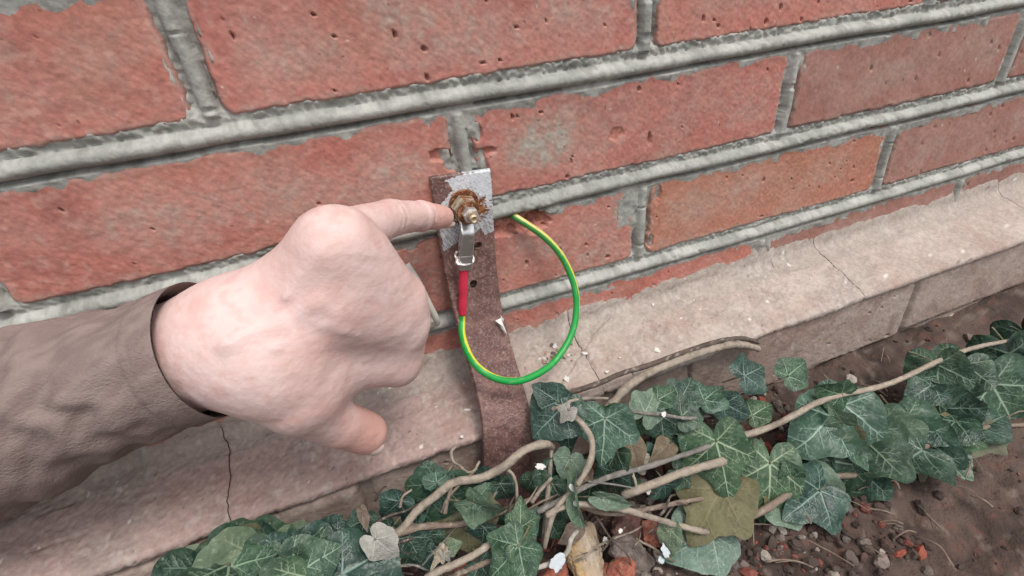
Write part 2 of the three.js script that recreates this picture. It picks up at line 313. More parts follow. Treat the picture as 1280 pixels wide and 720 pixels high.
// ------------------------------------------------------------------ ground
const groundY = (x, z) => -.232 + .022 * ss(.13, .06, z) + .007 * fbm(x * 14, z * 14, 4, 3) * ss(3, .5, Math.abs(x)) + .0032 * fbm(x * 75, z * 75, 6, 3) * ss(.8, .4, Math.abs(x)) + .03 * fbm(x * 1.2, z * 1.2, 9, 3) * ss(.4, 2, z);
{
  const ax = (list) => { const o = []; for (const [a, b, s] of list) for (let x = a; x < b - 1e-9; x += s) o.push(x); return o; };
  const xs = ax([[-80, -8, 6], [-8, -1, .5], [-1, -.3, .02], [-.3, .36, .0026], [.36, 1, .01], [1, 4, .1], [4, 8, .5], [8, 81, 6]]), zs = ax([[.045, .26, .0026], [.26, .6, .01], [.6, 2, .05], [2, 8, .5], [8, 90, 6]]);
  const g = gridGeo(xs.length, zs.length, (i, j) => {
    const x = xs[i], z = zs[j], y = groundY(x, z), n = fbm(x * 30, z * 30, 3, 4), n2 = fbm(x * 150, z * 150, 5, 3);
    let c = mix3([.040, .026, .021], [.085, .058, .047], ss(-.4, .4, n + n2 * .5)); c = mix3(c, [.13, .06, .045], ss(.2, .6, fbm(x * 160, z * 160, 41, 3)) * .5); c = mix3(c, [.16, .13, .11], ss(.35, .6, n2) * .6);
    return { p: [x, y, z], c, uv: [x * 10, z * 10] };
  }, true);
  const m = mesh('ground', g, M.soil, scene); m.userData.kind = 'structure';
}

// ------------------------------------------------------------------ the steel strip
let stripAt;
{
  const st = [[538, 222, .0042, 614, 212, .0042], [543, 256, .0046, 616, 250, .0044], [548, 290, .006, 618, 290, .0046], [559, 348, .011, 622, 340, .0050], [567, 382, .0165, 626, 375, .0065], [576, 414, .024, 632, 402, .0115], [586, 447, .035, 641, 436, .022], [595, 480, .047, 651, 470, .038], [601, 508, .061, 659, 498, .055], [604, 530, .0685, 664, 522, .0665], [605, 556, .0715, 665, 553, .0715], [605, 590, .0715, 664, 596, .0715], [603, 645, .0715, 661, 655, .0715]];
  const Lc = new THREE.CatmullRomCurve3(st.map(a => onZ(a[0], a[1], a[2])), false, 'centripetal'), Rc = new THREE.CatmullRomCurve3(st.map(a => onZ(a[3], a[4], a[5])), false, 'centripetal');
  stripAt = (s, w) => { const a = Lc.getPoint(s), b = Rc.getPoint(s); return a.lerp(b, w); };
  const NS = 340, NW = 58, T = .0042;
  const hole = [[597, 306], [590, 352]].map(([a, b]) => onZ(a, b, .0055));
  const hr = .0028;
  const top = onZ(575, 217, .004);
  const flat = [];   // paint scraped off to bare metal around the bolt (outline on the face of the strip)
  for (const [a, b] of [[555, 226], [583, 217], [613, 212.5], [617, 250], [618, 289], [606, 293], [601, 284], [590, 293], [573, 290], [572, 300], [553, 312], [549, 285], [548, 259], [558, 247], [566, 238], [562, 230]]) { const p = onZ(a, b, .0045); flat.push([p.x, p.y]); }
  const boltP = onZ(577, 253, .0045);
  const rustC = onZ(584, 259, .0045);
  const P = [], Nn = [];
  for (let j = 0; j <= NS; j++) for (let i = 0; i <= NW; i++) P.push(stripAt(j / NS, i / NW));
  const at = (i, j) => P[Math.max(0, Math.min(NS, j)) * (NW + 1) + Math.max(0, Math.min(NW, i))];
  const nrm = (i, j) => at(i + 1, j).clone().sub(at(i - 1, j)).cross(at(i, j + 1).clone().sub(at(i, j - 1))).normalize().negate();
  const TW = 256, TH = 2048;
  const rgba = (u, v) => {         // u across, v along, 0 top
    const p = stripAt(v, u), x = p.x, y = p.y, q = v * 400, w = u * 40;
    const n1 = fbm(w * .12, q * .12, 61, 4), n2 = fbm(w * .6, q * .6, 62, 3), n3 = fbm(w * 2.2, q * 2.2, 63, 2), br = fbm((w * .5 + q * .85) * .35, (w * .85 - q * .5) * 3.2, 64, 3);
    let c = mix3([.115, .056, .052], [.180, .092, .082], ss(-.5, .5, n1 + .5 * n2)), metal = 0, rough = .56, hgt = .5 + .12 * n3;
    const worn = .55 * ss(-.1, .3, fbm(w * .06, q * .06, 69, 3) + .3 * n2);      // mottled wear in patches all over
    c = mix3(c, [.29, .205, .175], worn * ss(-.35, .45, n2 + .35 * n1 + .2 * n3) * .75);
    c = mix3(c, [.38, .31, .27], ss(.20, .50, fbm(w * .9, q * .45, 68, 4) + .3 * n3) * .45);   // pale flecks of worn paint and grime
    c = mix3(c, [.15, .07, .055], worn * ss(.1, .5, fbm(w * .35, q * .35, 66, 3)) * .6);
    if (n3 + .4 * n2 > .80) c = [.48, .42, .38];
    if (v < .30) {
      const jx = x + .0008 * n2 + .0003 * n3, jy = y + .0008 * fbm(w * .5 + 9, q * .5, 67, 3) + .0005 * br;
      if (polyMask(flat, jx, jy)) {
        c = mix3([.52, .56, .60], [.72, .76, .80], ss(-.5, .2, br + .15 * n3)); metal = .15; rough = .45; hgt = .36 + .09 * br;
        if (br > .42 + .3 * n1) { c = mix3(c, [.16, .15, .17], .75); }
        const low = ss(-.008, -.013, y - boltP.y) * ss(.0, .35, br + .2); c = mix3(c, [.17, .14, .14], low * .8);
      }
      const rd = Math.hypot((x - rustC.x) / .0150, (y - rustC.y) / .0118) + .32 * n1 + .42 * n2;   // rust spreading from the bolt
      const rk = ss(1.15, .75, rd); if (rk > 0) { c = mix3(c, mix3([.11, .032, .012], [.33, .125, .03], ss(-.4, .5, n2 + .5 * n3)), rk); metal *= 1 - rk; rough = rough * (1 - rk) + .85 * rk; }
    }
    return { c, metal, rough, hgt };
  };
  const A = [], tx = (f, srgb) => dataTex(TW, TH, f, srgb);
  for (let j = 0; j < TH; j++) for (let i = 0; i < TW; i++) A.push(rgba(i / (TW - 1), j / (TH - 1)));
  const s2 = v => Math.pow(Math.max(0, v), 1 / 2.2);
  const map = tx((i, j) => A[j * TW + i].c.map(s2), true), rm = tx((i, j) => [1, A[j * TW + i].rough, A[j * TW + i].metal]), bm = tx((i, j) => { const h = A[j * TW + i].hgt; return [h, h, h]; });
  const mat = new THREE.MeshStandardMaterial({ map, roughnessMap: rm, metalnessMap: rm, metalness: 1, roughness: 1, bumpMap: bm, bumpScale: .0006 });
  const strip = thing('steel_strip', 'brown painted flat steel strip bent over the ledge, bare metal at its top', 'metal strip', V(top.x, top.y, 0));
  const inHole = p => { let m = 9, k = -1; hole.forEach((h, n) => { const d = Math.hypot(p.x - h.x, p.y - h.y); if (d < m) { m = d; k = n; } }); return [m, k]; };
  const face = (side) => gridGeo(NW + 1, NS + 1, (i, j) => {
    const p = at(i, j).clone(); let [d, k] = inHole(p), skip = false;
    if (k >= 0 && d < hr + .0005 && j < NS * .45) { skip = d < hr - .0004; const h = hole[k]; if (!skip || d < hr) { const s = hr / Math.max(d, 1e-6); if (d > hr - .0006) { p.x = h.x + (p.x - h.x) * s; p.y = h.y + (p.y - h.y) * s; skip = true; } else skip = true; } }
    const n = nrm(i, j), ed = Math.min(i, NW - i, j);
    let o = side ? -T : 0; const rd = ed === 0 ? .0006 : 0; o += side ? rd : -rd; o += side ? 0 : .00015 * fbm(i * .35, j * .35, 3, 2);
    p.addScaledVector(n, o);
    return { p: p.toArray(), uv: [i / NW, j / NS], skip };
  }, !side);
  const rim = (pts) => gridGeo(pts.length, 3, (a, b) => { const [i, j] = pts[a], p = at(i, j).clone(), n = nrm(i, j); p.addScaledVector(n, [-.0006, -T / 2, -T + .0006][b]); if (b === 1) { const c = at(NW / 2, j); p.add(p.clone().sub(c).setLength(.0002)); } return { p: p.toArray(), uv: [Math.min(.995, Math.max(.005, i / NW)), Math.max(.004, j / NS)] }; });
  const e1 = [], e2 = [], e3 = []; for (let j = 0; j <= NS; j++) { e1.push([0, j]); e2.push([NW, j]); } for (let i = 0; i <= NW; i++) e3.push([i, 0]);
  const parts = [face(0), face(1), rim(e1), rim(e2), rim(e3)];
  hole.forEach(h => { parts.push(gridGeo(25, 2, (a, b) => { const t = a / 24 * Math.PI * 2; return { p: [h.x + Math.cos(t) * hr, h.y + Math.sin(t) * hr, h.z + (b ? -.0045 : .001)], uv: [.5, .33] }; })); });
  const g = mergeGeometries(parts.map(p => { p.deleteAttribute('color'); return p; }));
  shift(g, strip.position); mesh('strip_body', g, mat, strip);
  // loose white paint on the right edge of the strip
  const flakeMat = new THREE.MeshStandardMaterial({ color: new THREE.Color().setRGB(.72, .70, .68), roughness: .8, bumpMap: grainBump, bumpScale: .0004, side: THREE.DoubleSide });
  for (const pts of [[[619, 401], [627, 397], [629, 405], [634, 418], [627, 411], [625, 405]], [[626, 394], [630, 400], [629, 402], [626, 398]]]) {
    const pp = pts.map(([a, b]) => onZ(a, b, .0150 + (b - 394) * .0002)), c = pp.reduce((s, p) => s.add(p), V(0, 0, 0)).multiplyScalar(1 / pp.length).add(V(0, 0, .0016)), pos = [], uv = [];
    for (let i = 0; i < pp.length; i++) { const a = pp[i], b = pp[(i + 1) % pp.length]; for (const q of [c, b, a]) { pos.push(q.x, q.y, q.z); uv.push(q.x * 40, q.y * 40); } }
    const fg = new THREE.BufferGeometry(); fg.setAttribute('position', new THREE.Float32BufferAttribute(pos, 3)); fg.setAttribute('uv', new THREE.Float32BufferAttribute(uv, 2)); fg.computeVertexNormals();
    const fm = mesh('paint_flake', shift(fg, strip.position), flakeMat, strip); fm.userData.label = 'curled flake of white paint on the strip edge';
  }
}

// ------------------------------------------------------------------ bolt with washer and nuts
const boltBase = onZ(578, 257, .0046);
const rustMat = (() => { const a = tileNoise(256, 10, 4, 301), b = tileNoise(256, 20, 3, 302); const t = dataTex(256, 256, (i, j) => { const k = j * 256 + i, c = mix3(mix3([.10, .030, .011], [.34, .12, .030], ss(.3, .7, a[k])), [.38, .31, .22], ss(.60, .78, b[k]) * .6); return c.map(v => Math.pow(v, 1 / 2.2)); }, true); return new THREE.MeshStandardMaterial({ map: t, roughness: .8, metalness: .15, bumpMap: grainBump, bumpScale: .0005 }); })();
const oldZinc = (() => { const a = tileNoise(256, 8, 4, 303), b = tileNoise(256, 16, 3, 304); const t = dataTex(256, 256, (i, j) => { const k = j * 256 + i, c = mix3(mix3([.36, .31, .22], [.52, .47, .36], b[k]), [.24, .08, .022], ss(.46, .64, a[k]) * .9); return c.map(v => Math.pow(v, 1 / 2.2)); }, true); return new THREE.MeshStandardMaterial({ map: t, roughness: .55, metalness: .35, bumpMap: grainBump, bumpScale: .0003 }); })();
const zinc = new THREE.MeshStandardMaterial({ color: new THREE.Color().setRGB(.70, .70, .68), roughness: .34, metalness: .75, bumpMap: grainBump, bumpScale: .0002 });
const brass = new THREE.MeshStandardMaterial({ color: new THREE.Color().setRGB(.56, .47, .32), roughness: .38, metalness: .7, bumpMap: grainBump, bumpScale: .0002 });
{
  const bolt = thing('bolt', 'rusty bolt with washers and nuts holding the cable lug to the strip', 'bolt', boltBase);
  const ringG = (r0, r1, h, bev) => { const s = new THREE.Shape(); s.absarc(0, 0, r1 - bev, 0, Math.PI * 2); const q = new THREE.Path(); q.absarc(0, 0, r0 + bev, 0, Math.PI * 2, true); s.holes.push(q); const g = new THREE.ExtrudeGeometry(s, { depth: h - 2 * bev, bevelEnabled: true, bevelSize: bev, bevelThickness: bev, bevelSegments: 2, curveSegments: 36 }); g.translate(0, 0, bev); const u = g.attributes.uv; for (let i = 0; i < u.count; i++) u.setXY(i, u.getX(i) * 40, u.getY(i) * 40); return g; };
  const hexG = (af, r0, h, bev) => { const s = new THREE.Shape(); const R = af / 2 / Math.cos(Math.PI / 6) - bev; for (let i = 0; i < 6; i++) { const a = Math.PI / 6 + i * Math.PI / 3 + .25; i ? s.lineTo(Math.cos(a) * R, Math.sin(a) * R) : s.moveTo(Math.cos(a) * R, Math.sin(a) * R); } const q = new THREE.Path(); q.absarc(0, 0, r0, 0, Math.PI * 2, true); s.holes.push(q); const g = new THREE.ExtrudeGeometry(s, { depth: h - 2 * bev, bevelEnabled: true, bevelSize: bev, bevelThickness: bev, bevelSegments: 2, curveSegments: 24 }); g.translate(0, 0, bev); const u = g.attributes.uv; for (let i = 0; i < u.count; i++) u.setXY(i, u.getX(i) * 40, u.getY(i) * 40); return g; };
  const w1 = mesh('washer', ringG(.0042, .0088, .0016, .0003), rustMat, bolt); w1.position.set(.0008, .001, .0001); w1.rotation.x = .05;
  const n1 = mesh('hex_nut', hexG(.0130, .0038, .0062, .0007), oldZinc, bolt); n1.position.z = .0018; n1.userData.label = 'large nut, zinc worn and rusting';
  const w2 = mesh('washer', ringG(.0036, .0066, .0018, .0003), rustMat, bolt); w2.position.z = .0112; w2.rotation.set(-.05, .06, 0);
  const n2 = mesh('hex_nut', hexG(.0078, .0022, .0050, .0006), zinc, bolt); n2.position.z = .0132; n2.userData.label = 'small bright nut';
  const prof = [[0, 0], [.0027, 0], [.0027, .018]]; for (let k = 0; k < 9; k++) { prof.push([.0027, .018 + k * .0005], [.0024, .01825 + k * .0005]); } prof.push([.0021, .0228], [.0019, .0232], [.0014, .0232], [.0011, .0226], [0, .0226]);
  const sg = new THREE.LatheGeometry(prof.map(([r, h]) => new THREE.Vector2(r, h)), 28); sg.rotateX(Math.PI / 2); mesh('stud', sg, brass, bolt); bolt.scale.set(1.14, 1.14, 1.12);
}
// ------------------------------------------------------------------ earthing cable: lug, red sleeve, green and yellow wire
{
  const root = thing('earth_cable', 'green and yellow earth cable looping from the metal lug into the wall joint', 'cable', boltBase);
  // lug as a loft of rounded sections along the strip
  const end = onZ(579, 333, .0145), dirY = end.clone().sub(boltBase.clone().add(V(0, 0, .0135))); const Y = dirY.clone().setZ(0).normalize(), Xa = V(-Y.y, Y.x, 0), Z = V(0, 0, 1);   // Y points down the strip
  const Ltot = dirY.length();
  const rr = (w, h, k, n) => { const a = n / 28 * Math.PI * 2, c = Math.cos(a), s = Math.sin(a), p = 2 / k; return [w / 2 * Math.sign(c) * Math.abs(c) ** p, h / 2 * Math.sign(s) * Math.abs(s) ** p]; };
  // [along, height, width, thickness, squareness]
  const sec = [[-.0062, .0103, .004, .0012, 3], [-.0052, .0103, .0086, .0020, 4], [-.002, .0103, .0118, .0022, 5], [.002, .0103, .0122, .0022, 5], [.006, .0104, .0108, .0022, 5], [.0085, .0110, .0094, .0024, 5], [.0108, .0130, .0090, .0030, 5], [.0125, .0140, .0090, .0044, 6], [.0150, .0136, .0092, .0058, 6], [.0200, .0132, .0094, .0064, 6], [.0275, .0130, .0095, .0066, 6], [.0285, .0128, .0089, .0060, 6], [.0292, .0128, .0090, .0062, 6], [.0300, .0129, .0097, .0068, 5], [Ltot * .985, .0130, .0096, .0070, 4], [Ltot, .0130, .0092, .0066, 4], [Ltot + .0002, .0130, .006, .0045, 3]];
  const o = V(0, 0, 0);
  const lug = gridGeo(29, sec.length, (i, j) => { const [y, z, w, h, k] = sec[j], [a, b] = rr(w, h, k, i); const jit = .00012 * fbm(i * .9, j * 1.7, 5, 2); const p = o.clone().addScaledVector(Y, y).addScaledVector(Xa, a + jit).addScaledVector(Z, z + b + jit); return { p: p.toArray(), uv: [i / 28 * .3, y * 10] }; });
  lug.deleteAttribute('color');
  mesh('cable_lug', lug, new THREE.MeshStandardMaterial({ color: new THREE.Color().setRGB(.60, .61, .61), roughness: .33, metalness: .95, bumpMap: grainBump, bumpScale: .0004 }), root);
  const foil = new THREE.MeshStandardMaterial({ color: new THREE.Color().setRGB(.80, .78, .75), roughness: .28, metalness: .7, bumpMap: grainBump, bumpScale: .0006 });
  const rel = (px, py, z) => onZ(px, py, z).sub(boltBase);
  mesh('crimp_rim', tubeGeo([[571, 321, .017], [572, 329, .0205], [577, 331, .0215], [585, 331, .0215], [591, 327, .019], [591, 321, .0165], [588, 318, .0155]].map(a => rel(...a)), t => .0007 + .0003 * Math.sin(t * 9), { ring: 8, rough: .5, seed: 4 }), foil, root);
  mesh('crimp_rim', tubeGeo([[571, 314, .016], [569, 319, .016], [571, 324, .0175], [576, 326, .019], [584, 327, .0195]].map(a => rel(...a)), .0008, { ring: 8, rough: .5, seed: 9 }), foil, root);
  const red = tubeGeo([[580, 326, .0165], [579.5, 340, .0172], [579, 360, .0176], [578.3, 380, .018], [578, 393, .0182]].map(a => rel(...a)), t => .0033 - .0004 * t + .00015 * Math.sin(t * 17), { ring: 20, seg: 50 });
  mesh('red_sleeve', red, new THREE.MeshStandardMaterial({ color: new THREE.Color().setRGB(.60, .030, .075), roughness: .5, bumpMap: grainBump, bumpScale: .0002 }), root);
  const cp = [[578, 386, .018], [577.5, 402, .0195], [578, 415, .0255], [583, 434, .038], [593, 452, .0505], [606, 465, .0585], [624, 474, .0625], [645, 476.5, .0625], [668, 470, .058], [690, 455, .051], [707, 432, .043], [717, 408, .036], [721, 385, .030], [719.5, 362, .025], [711.5, 337, .019], [699, 315, .0145], [681, 296, .0105], [660, 281, .0065], [645, 271.5, .002], [634, 264, -.006], [626, 258, -.014]];
  // stripe direction given along the cable as an angle of its own around the axis
  const curve = new THREE.CatmullRomCurve3(cp.map(a => rel(...a)), false, 'centripetal'), SEG = 260, RING = 32;
  const ref = V(-.15, .25, 1).normalize(); const len = curve.getLength();
  const keys = [[0, -1.05], [.10, -1.15], [.18, -1.6], [.28, -2.5], [.40, -3.3], [.48, -4.1], [.56, -4.6], [.66, -4.85], [.8, -5.1], [1, -5.35]];
  const ang = t => { for (let i = 1; i < keys.length; i++) if (t <= keys[i][0]) { const [a, b] = keys[i - 1], [c, d] = keys[i]; return b + (d - b) * ss(a, c, t); } return keys[keys.length - 1][1]; };
  const cg = gridGeo(RING + 1, SEG + 1, (i, j) => {
    const t = j / SEG, c = curve.getPointAt(t), T = curve.getTangentAt(t), up = ref.clone().addScaledVector(T, -ref.dot(T)).normalize(), sd = T.clone().cross(up), a = i / RING * Math.PI * 2;
    const r = .00245 + .00006 * vn(t * 40, 3), p = c.clone().add(V(.0006 * vn(t * 13, 5), .0006 * vn(t * 13, 9), .0006 * vn(t * 13, 2)).multiplyScalar(ss(0, .08, t))).addScaledVector(up, Math.cos(a) * r).addScaledVector(sd, Math.sin(a) * r);
    let da = a - ang(t); da = Math.atan2(Math.sin(da), Math.cos(da));
    const y = ss(.86, .76, Math.abs(da) + .04 * vn(t * 160, a * 2));
    let col = mix3([.012, .30, .055], [.62, .60, .06], y);
    const dull = ss(.62, .95, t); col = mix3(col, mix3([.07, .22, .05], [.62, .52, .24], y), dull * .75);       // sun-bleached and dusty near the wall
    const sp = fbm(t * len * 260, Math.cos(a) * 2, Math.sin(a) * 2, 3); col = mix3(col, [.42, .38, .30], ss(.35, .7, sp) * (.28 + .45 * dull));
    return { p: p.toArray(), c: col, uv: [a / 6.28 * .15, t * len * 10] };
  });
  mesh('insulated_wire', cg, new THREE.MeshStandardMaterial({ vertexColors: true, roughness: .42, bumpMap: grainBump, bumpScale: .00012 }), root);
}
// ------------------------------------------------------------------ white wire end behind the hand
{
  const p = onZ(538, 388, .012); 
  const g = tubeGeo([[508, 330, .004], [522, 352, .010], [533, 374, .013], [540, 388, .013], [545, 398, .012], [546, 404, .0095], [542, 406, .007]].map(a => onZ(...a).sub(p)), t => .0024 - .0004 * ss(.8, 1, t), { ring: 14, seg: 60 });
  single('white_wire', g, new THREE.MeshStandardMaterial({ color: new THREE.Color().setRGB(.56, .54, .49), roughness: .5 }), 'short white wire with a hooked end sticking out behind the hand', 'wire', p);
}

// ------------------------------------------------------------------ the pointing hand
{
  const H = onZ;
  const org = H(440, 390, .085);
  const person = thing('person', 'person reaching in from the left, index finger pointing at the rusty bolt', 'person', org);
  const caps = [];   // [a, ra, b, rb, k]
  const chain = (pts) => { for (let i = 0; i < pts.length - 1; i++) caps.push([pts[i][0], pts[i][1], pts[i + 1][0], pts[i + 1][1]]); };
    const groups = [];
  const G = (k, ...pts) => groups.push({ k, pts: pts.map(([px, py, z, r]) => [z > .2 ? atD(px, py, z) : H(px, py, z), r]) })   // beyond .2 the number is a distance from the lens;
  // metacarpals and palm block
  const wr = [300, 422, .238, .0255];
  G(.010, wr, [420, 322, .080, .0180]);
  G(.010, wr, [425, 378, .078, .0210]);
  G(.010, wr, [420, 440, .074, .0190]);
  G(.010, [200, 458, .240, .0285], wr);
  // curled fingers: middle, ring, little
  G(.020, [422, 306, .088, .0158], [500, 371, .078, .0124], [500, 392, .048, .0105], [468, 388, .046, .0095]);
  G(.018, [418, 380, .090, .0165], [502, 412, .079, .0127], [498, 426, .050, .0105], [462, 422, .050, .0095]);
  G(.014, [412, 446, .083, .0155], [496, 454, .077, .0127], [488, 460, .052, .0098], [455, 452, .052, .0090]);
  // pointing finger
  const idx = groups.length;
  G(.004, [414, 300, .076, .0138], [488, 272.5, .044, .0099], [527, 270, .0295, .0086], [553.5, 271.5, .0215, .0069]);
  // thumb hanging below
  G(.018, [340, 455, .232, .0215], [382, 450, .080, .0175]);
  G(.018, [330, 440, .236, .021], [378, 492, .098, .0165]);
  const thi = groups.length;
  G(.005, [340, 452, .236, .020], [374, 500, .100, .0152], [424, 529, .092, .0122], [457, 541, .086, .0119]);
  const N = 136, size = .215, half = size / 2, ctr = H(392, 400, .078);
  const capd = (p, a, ra, b, rb) => { const bx = b.x - a.x, by = b.y - a.y, bz = b.z - a.z, px = p.x - a.x, py = p.y - a.y, pz = p.z - a.z; const t = Math.max(0, Math.min(1, (px * bx + py * by + pz * bz) / (bx * bx + by * by + bz * bz))); return Math.hypot(px - bx * t, py - by * t, pz - bz * t) - (ra + (rb - ra) * t); };
  const smin = (a, b, k) => { const h = Math.max(k - Math.abs(a - b), 0) / k; return Math.min(a, b) - h * h * k * .25; };
  const tip = groups[idx].pts[3][0], dip = groups[idx].pts[2][0], pip = groups[idx].pts[1][0];
  const pad = tip.clone().lerp(dip, .25).add(RGT.clone().multiplyScalar(.0)).add(UPV.clone().multiplyScalar(-.0006)).addScaledVector(FWD, -.0022);
  function sdf(p) {
    let d = 1;
    groups.forEach((g, gi) => { let dg = 1; for (let i = 0; i < g.pts.length - 1; i++) dg = smin(dg, capd(p, g.pts[i][0], g.pts[i][1], g.pts[i + 1][0], g.pts[i + 1][1]), .0025); d = smin(d, dg, gi === idx || gi === thi ? .0055 : g.k); });
    d = smin(d, p.distanceTo(pad) - .0052, .004);
    return d;
  }
  const wrinkle = p => { const a = p.dot(RGT), b = p.dot(UPV), c2 = p.dot(FWD); return fbm(a * 42, b * 330 + 2 * vn(a * 60, b * 60, 5), c2 * 120, 3); };
  const cordN = [[420, 322, .080], [425, 378, .078], [420, 440, .074]].map(a => [atD(315, 424, .225), H(a[0] - 14, a[1], a[2] + .018)]);
  const veins = [[atD(300, 400, .22), atD(345, 372, .205)], [atD(345, 372, .205), atD(392, 352, .20)], [atD(345, 372, .205), atD(380, 412, .20)], [atD(380, 412, .20), atD(420, 428, .20)], [atD(318, 455, .22), atD(380, 412, .20)]];
  const lineD = (p, a, b) => { const d = b.clone().sub(a), t = Math.max(0, Math.min(1, p.clone().sub(a).dot(d) / d.lengthSq())), e = p.clone().sub(a).addScaledVector(d, -t); e.addScaledVector(FWD, -e.dot(FWD)); return e.length(); };
  const dispN = p => .00022 * fbm(p.x * 160, p.y * 160, p.z * 160, 3) + .00010 * fbm(p.x * 600, p.y * 600, p.z * 600, 2) + .0004 * fbm(p.x * 38, p.y * 38, p.z * 38 + 4, 2) + .00020 * wrinkle(p);
  const creases = [[dip.clone().lerp(pip, -.1), .0010], [dip.clone().lerp(pip, .12), .0005], [pip.clone().lerp(dip, .08), .0008], [pip.clone().lerp(dip, -.06), .0005]];
  const fAx = tip.clone().sub(pip).normalize();
  const mc = new MarchingCubes(N, M.vc, false, false, 400000); mc.isolation = 0;
  const p = V(0, 0, 0), hs = N / 2;
  for (let z = 0; z < N; z++) for (let y = 0; y < N; y++) for (let x = 0; x < N; x++) { p.set(ctr.x + (x - hs) / hs * half, ctr.y + (y - hs) / hs * half, ctr.z + (z - hs) / hs * half); mc.field[x + y * N + z * N * N] = -sdf(p); }
  mc.update();
  let g = new THREE.BufferGeometry(); const cnt = mc.count; g.setAttribute('position', new THREE.BufferAttribute(mc.positionArray.slice(0, cnt * 3), 3));
  g = mergeVertices(g, 1e-5);
  const pa = g.attributes.position, na = new Float32Array(pa.count * 3), ca = new Float32Array(pa.count * 3), ua = new Float32Array(pa.count * 2), q = V(0, 0, 0), e = .0006;
  for (let i = 0; i < pa.count; i++) {
    p.set(ctr.x + pa.getX(i) * half, ctr.y + pa.getY(i) * half, ctr.z + pa.getZ(i) * half);
    const f = (x, y, z) => sdf(q.set(x, y, z));
    const n = V(f(p.x + e, p.y, p.z) - f(p.x - e, p.y, p.z), f(p.x, p.y + e, p.z) - f(p.x, p.y - e, p.z), f(p.x, p.y, p.z + e) - f(p.x, p.y, p.z - e)).normalize();
    let dd = dispN(p);
    if (n.dot(FWD) < 0) { for (const [a, b2] of cordN) dd += .0009 * Math.exp(-((lineD(p, a, b2) / .0038) ** 2)); for (const [a, b2] of veins) dd += .0006 * Math.exp(-(((lineD(p, a, b2) + .001 * vn(p.x * 120, p.y * 120, p.z * 120)) / .0016) ** 2)); }
    const nearF = capd(p, pip, .012, tip, .009);
    if (nearF < .003) for (const [c, dep] of creases) { const s = p.clone().sub(c).dot(fAx) + .0012 * vn(p.x * 200, p.y * 200, p.z * 200); dd -= dep * Math.exp(-((s / .0008) ** 2)); }
    p.addScaledVector(n, dd);
    pa.setXYZ(i, p.x - org.x, p.y - org.y, p.z - org.z); na.set([n.x, n.y, n.z], i * 3);
    const b = fbm(p.x * 45, p.y * 45, p.z * 45, 3), b2 = fbm(p.x * 300, p.y * 300, p.z * 300, 2);
    let c = mix3([.60, .425, .395], [.66, .50, .475], ss(-.4, .4, b)); c = mix3(c, [.56, .33, .29], ss(.1, .6, b2 + .3 * b) * .4); c = mix3(c, [.56, .32, .29], ss(.1, .5, fbm(p.x * 75, p.y * 75, p.z * 75 + 8, 3)) * .4); for (const [va, vb] of veins) c = mix3(c, [.50, .40, .41], .3 * Math.exp(-((lineD(p, va, vb) / .002) ** 2)));
    const rt = Math.min(p.distanceTo(tip) / .016, p.distanceTo(groups[thi].pts[3][0]) / .026); c = mix3(c, [.54, .28, .235], ss(1.5, .6, rt) * .75);         // redder fingertips
    ca.set(c, i * 3); ua.set([p.x * 12 + p.z * 5, p.y * 12 - p.z * 4], i * 2);
  }
  g.setAttribute('color', new THREE.BufferAttribute(ca, 3)); g.setAttribute('uv', new THREE.BufferAttribute(ua, 2)); g.setAttribute('normal', new THREE.BufferAttribute(na, 3)); g.computeVertexNormals();
  const skin = new THREE.MeshPhysicalMaterial({ vertexColors: true, roughness: .56, bumpMap: grainBump, bumpScale: .00026 });
  mesh('hand', g, skin, person);
  // nails: a curved plate on the thumb and a sliver on the index finger
  const nail = (name, c, ax, nr, L, Wd, lift) => {
    const n = nr.clone().addScaledVector(ax, -nr.dot(ax)).normalize(), sd = ax.clone().cross(n);
    const gg = gridGeo(17, 13, (i, j) => { const u = (i / 16 - .5) * 2, v = (j / 12 - .5) * 2, wv = Math.sqrt(Math.max(0, 1 - Math.abs(v) ** 4 * .55)); const x = u * Wd / 2 * wv, y = v * L / 2 * (1 - .12 * u * u), r = Wd * .62, edge = Math.max(Math.abs(u), Math.abs(v)); const z = lift + Math.sqrt(Math.max(0, r * r - x * x)) - r - v * v * .0007 - (edge > .99 ? .0012 : 0); const P = c.clone().addScaledVector(sd, x).addScaledVector(ax, y).addScaledVector(n, z).sub(org); return { p: P.toArray(), c: j > 10 ? [.78, .72, .64] : [.70, .54, .50] }; });
    mesh(name, gg, new THREE.MeshPhysicalMaterial({ vertexColors: true, roughness: .3, clearcoat: .3, clearcoatRoughness: .3, side: THREE.DoubleSide }), person);
  };
  const t3 = groups[thi].pts[3][0], t2 = groups[thi].pts[2][0], tax = t3.clone().sub(t2).normalize();
  const tn = FWD.clone().negate().multiplyScalar(.97).addScaledVector(UPV, -.30);
  const tnn = tn.clone().addScaledVector(tax, -tn.dot(tax)).normalize();
  nail('thumbnail', t3.clone().addScaledVector(tnn, .0114).addScaledVector(tax, .0030), tax, tnn, .0130, .0125, .0004);
  const inr = UPV.clone().negate().addScaledVector(FWD, .25).addScaledVector(RGT, .2), iax = tip.clone().sub(dip).normalize(), inn = inr.clone().addScaledVector(iax, -inr.dot(iax)).normalize();
  nail('fingernail', tip.clone().addScaledVector(inn, .0064).addScaledVector(iax, .0026), iax, inn, .0105, .0095, .0004);
  // sleeve of the arm, from the cuff out of the picture
  const s0 = atD(262, 435, .2385), s1 = atD(-300, 632, .252);
  const ax = s1.clone().sub(s0).normalize(), su = UPV.clone().addScaledVector(ax, -UPV.dot(ax)).normalize(), sv = ax.clone().cross(su), SL = s0.distanceTo(s1) + .06;
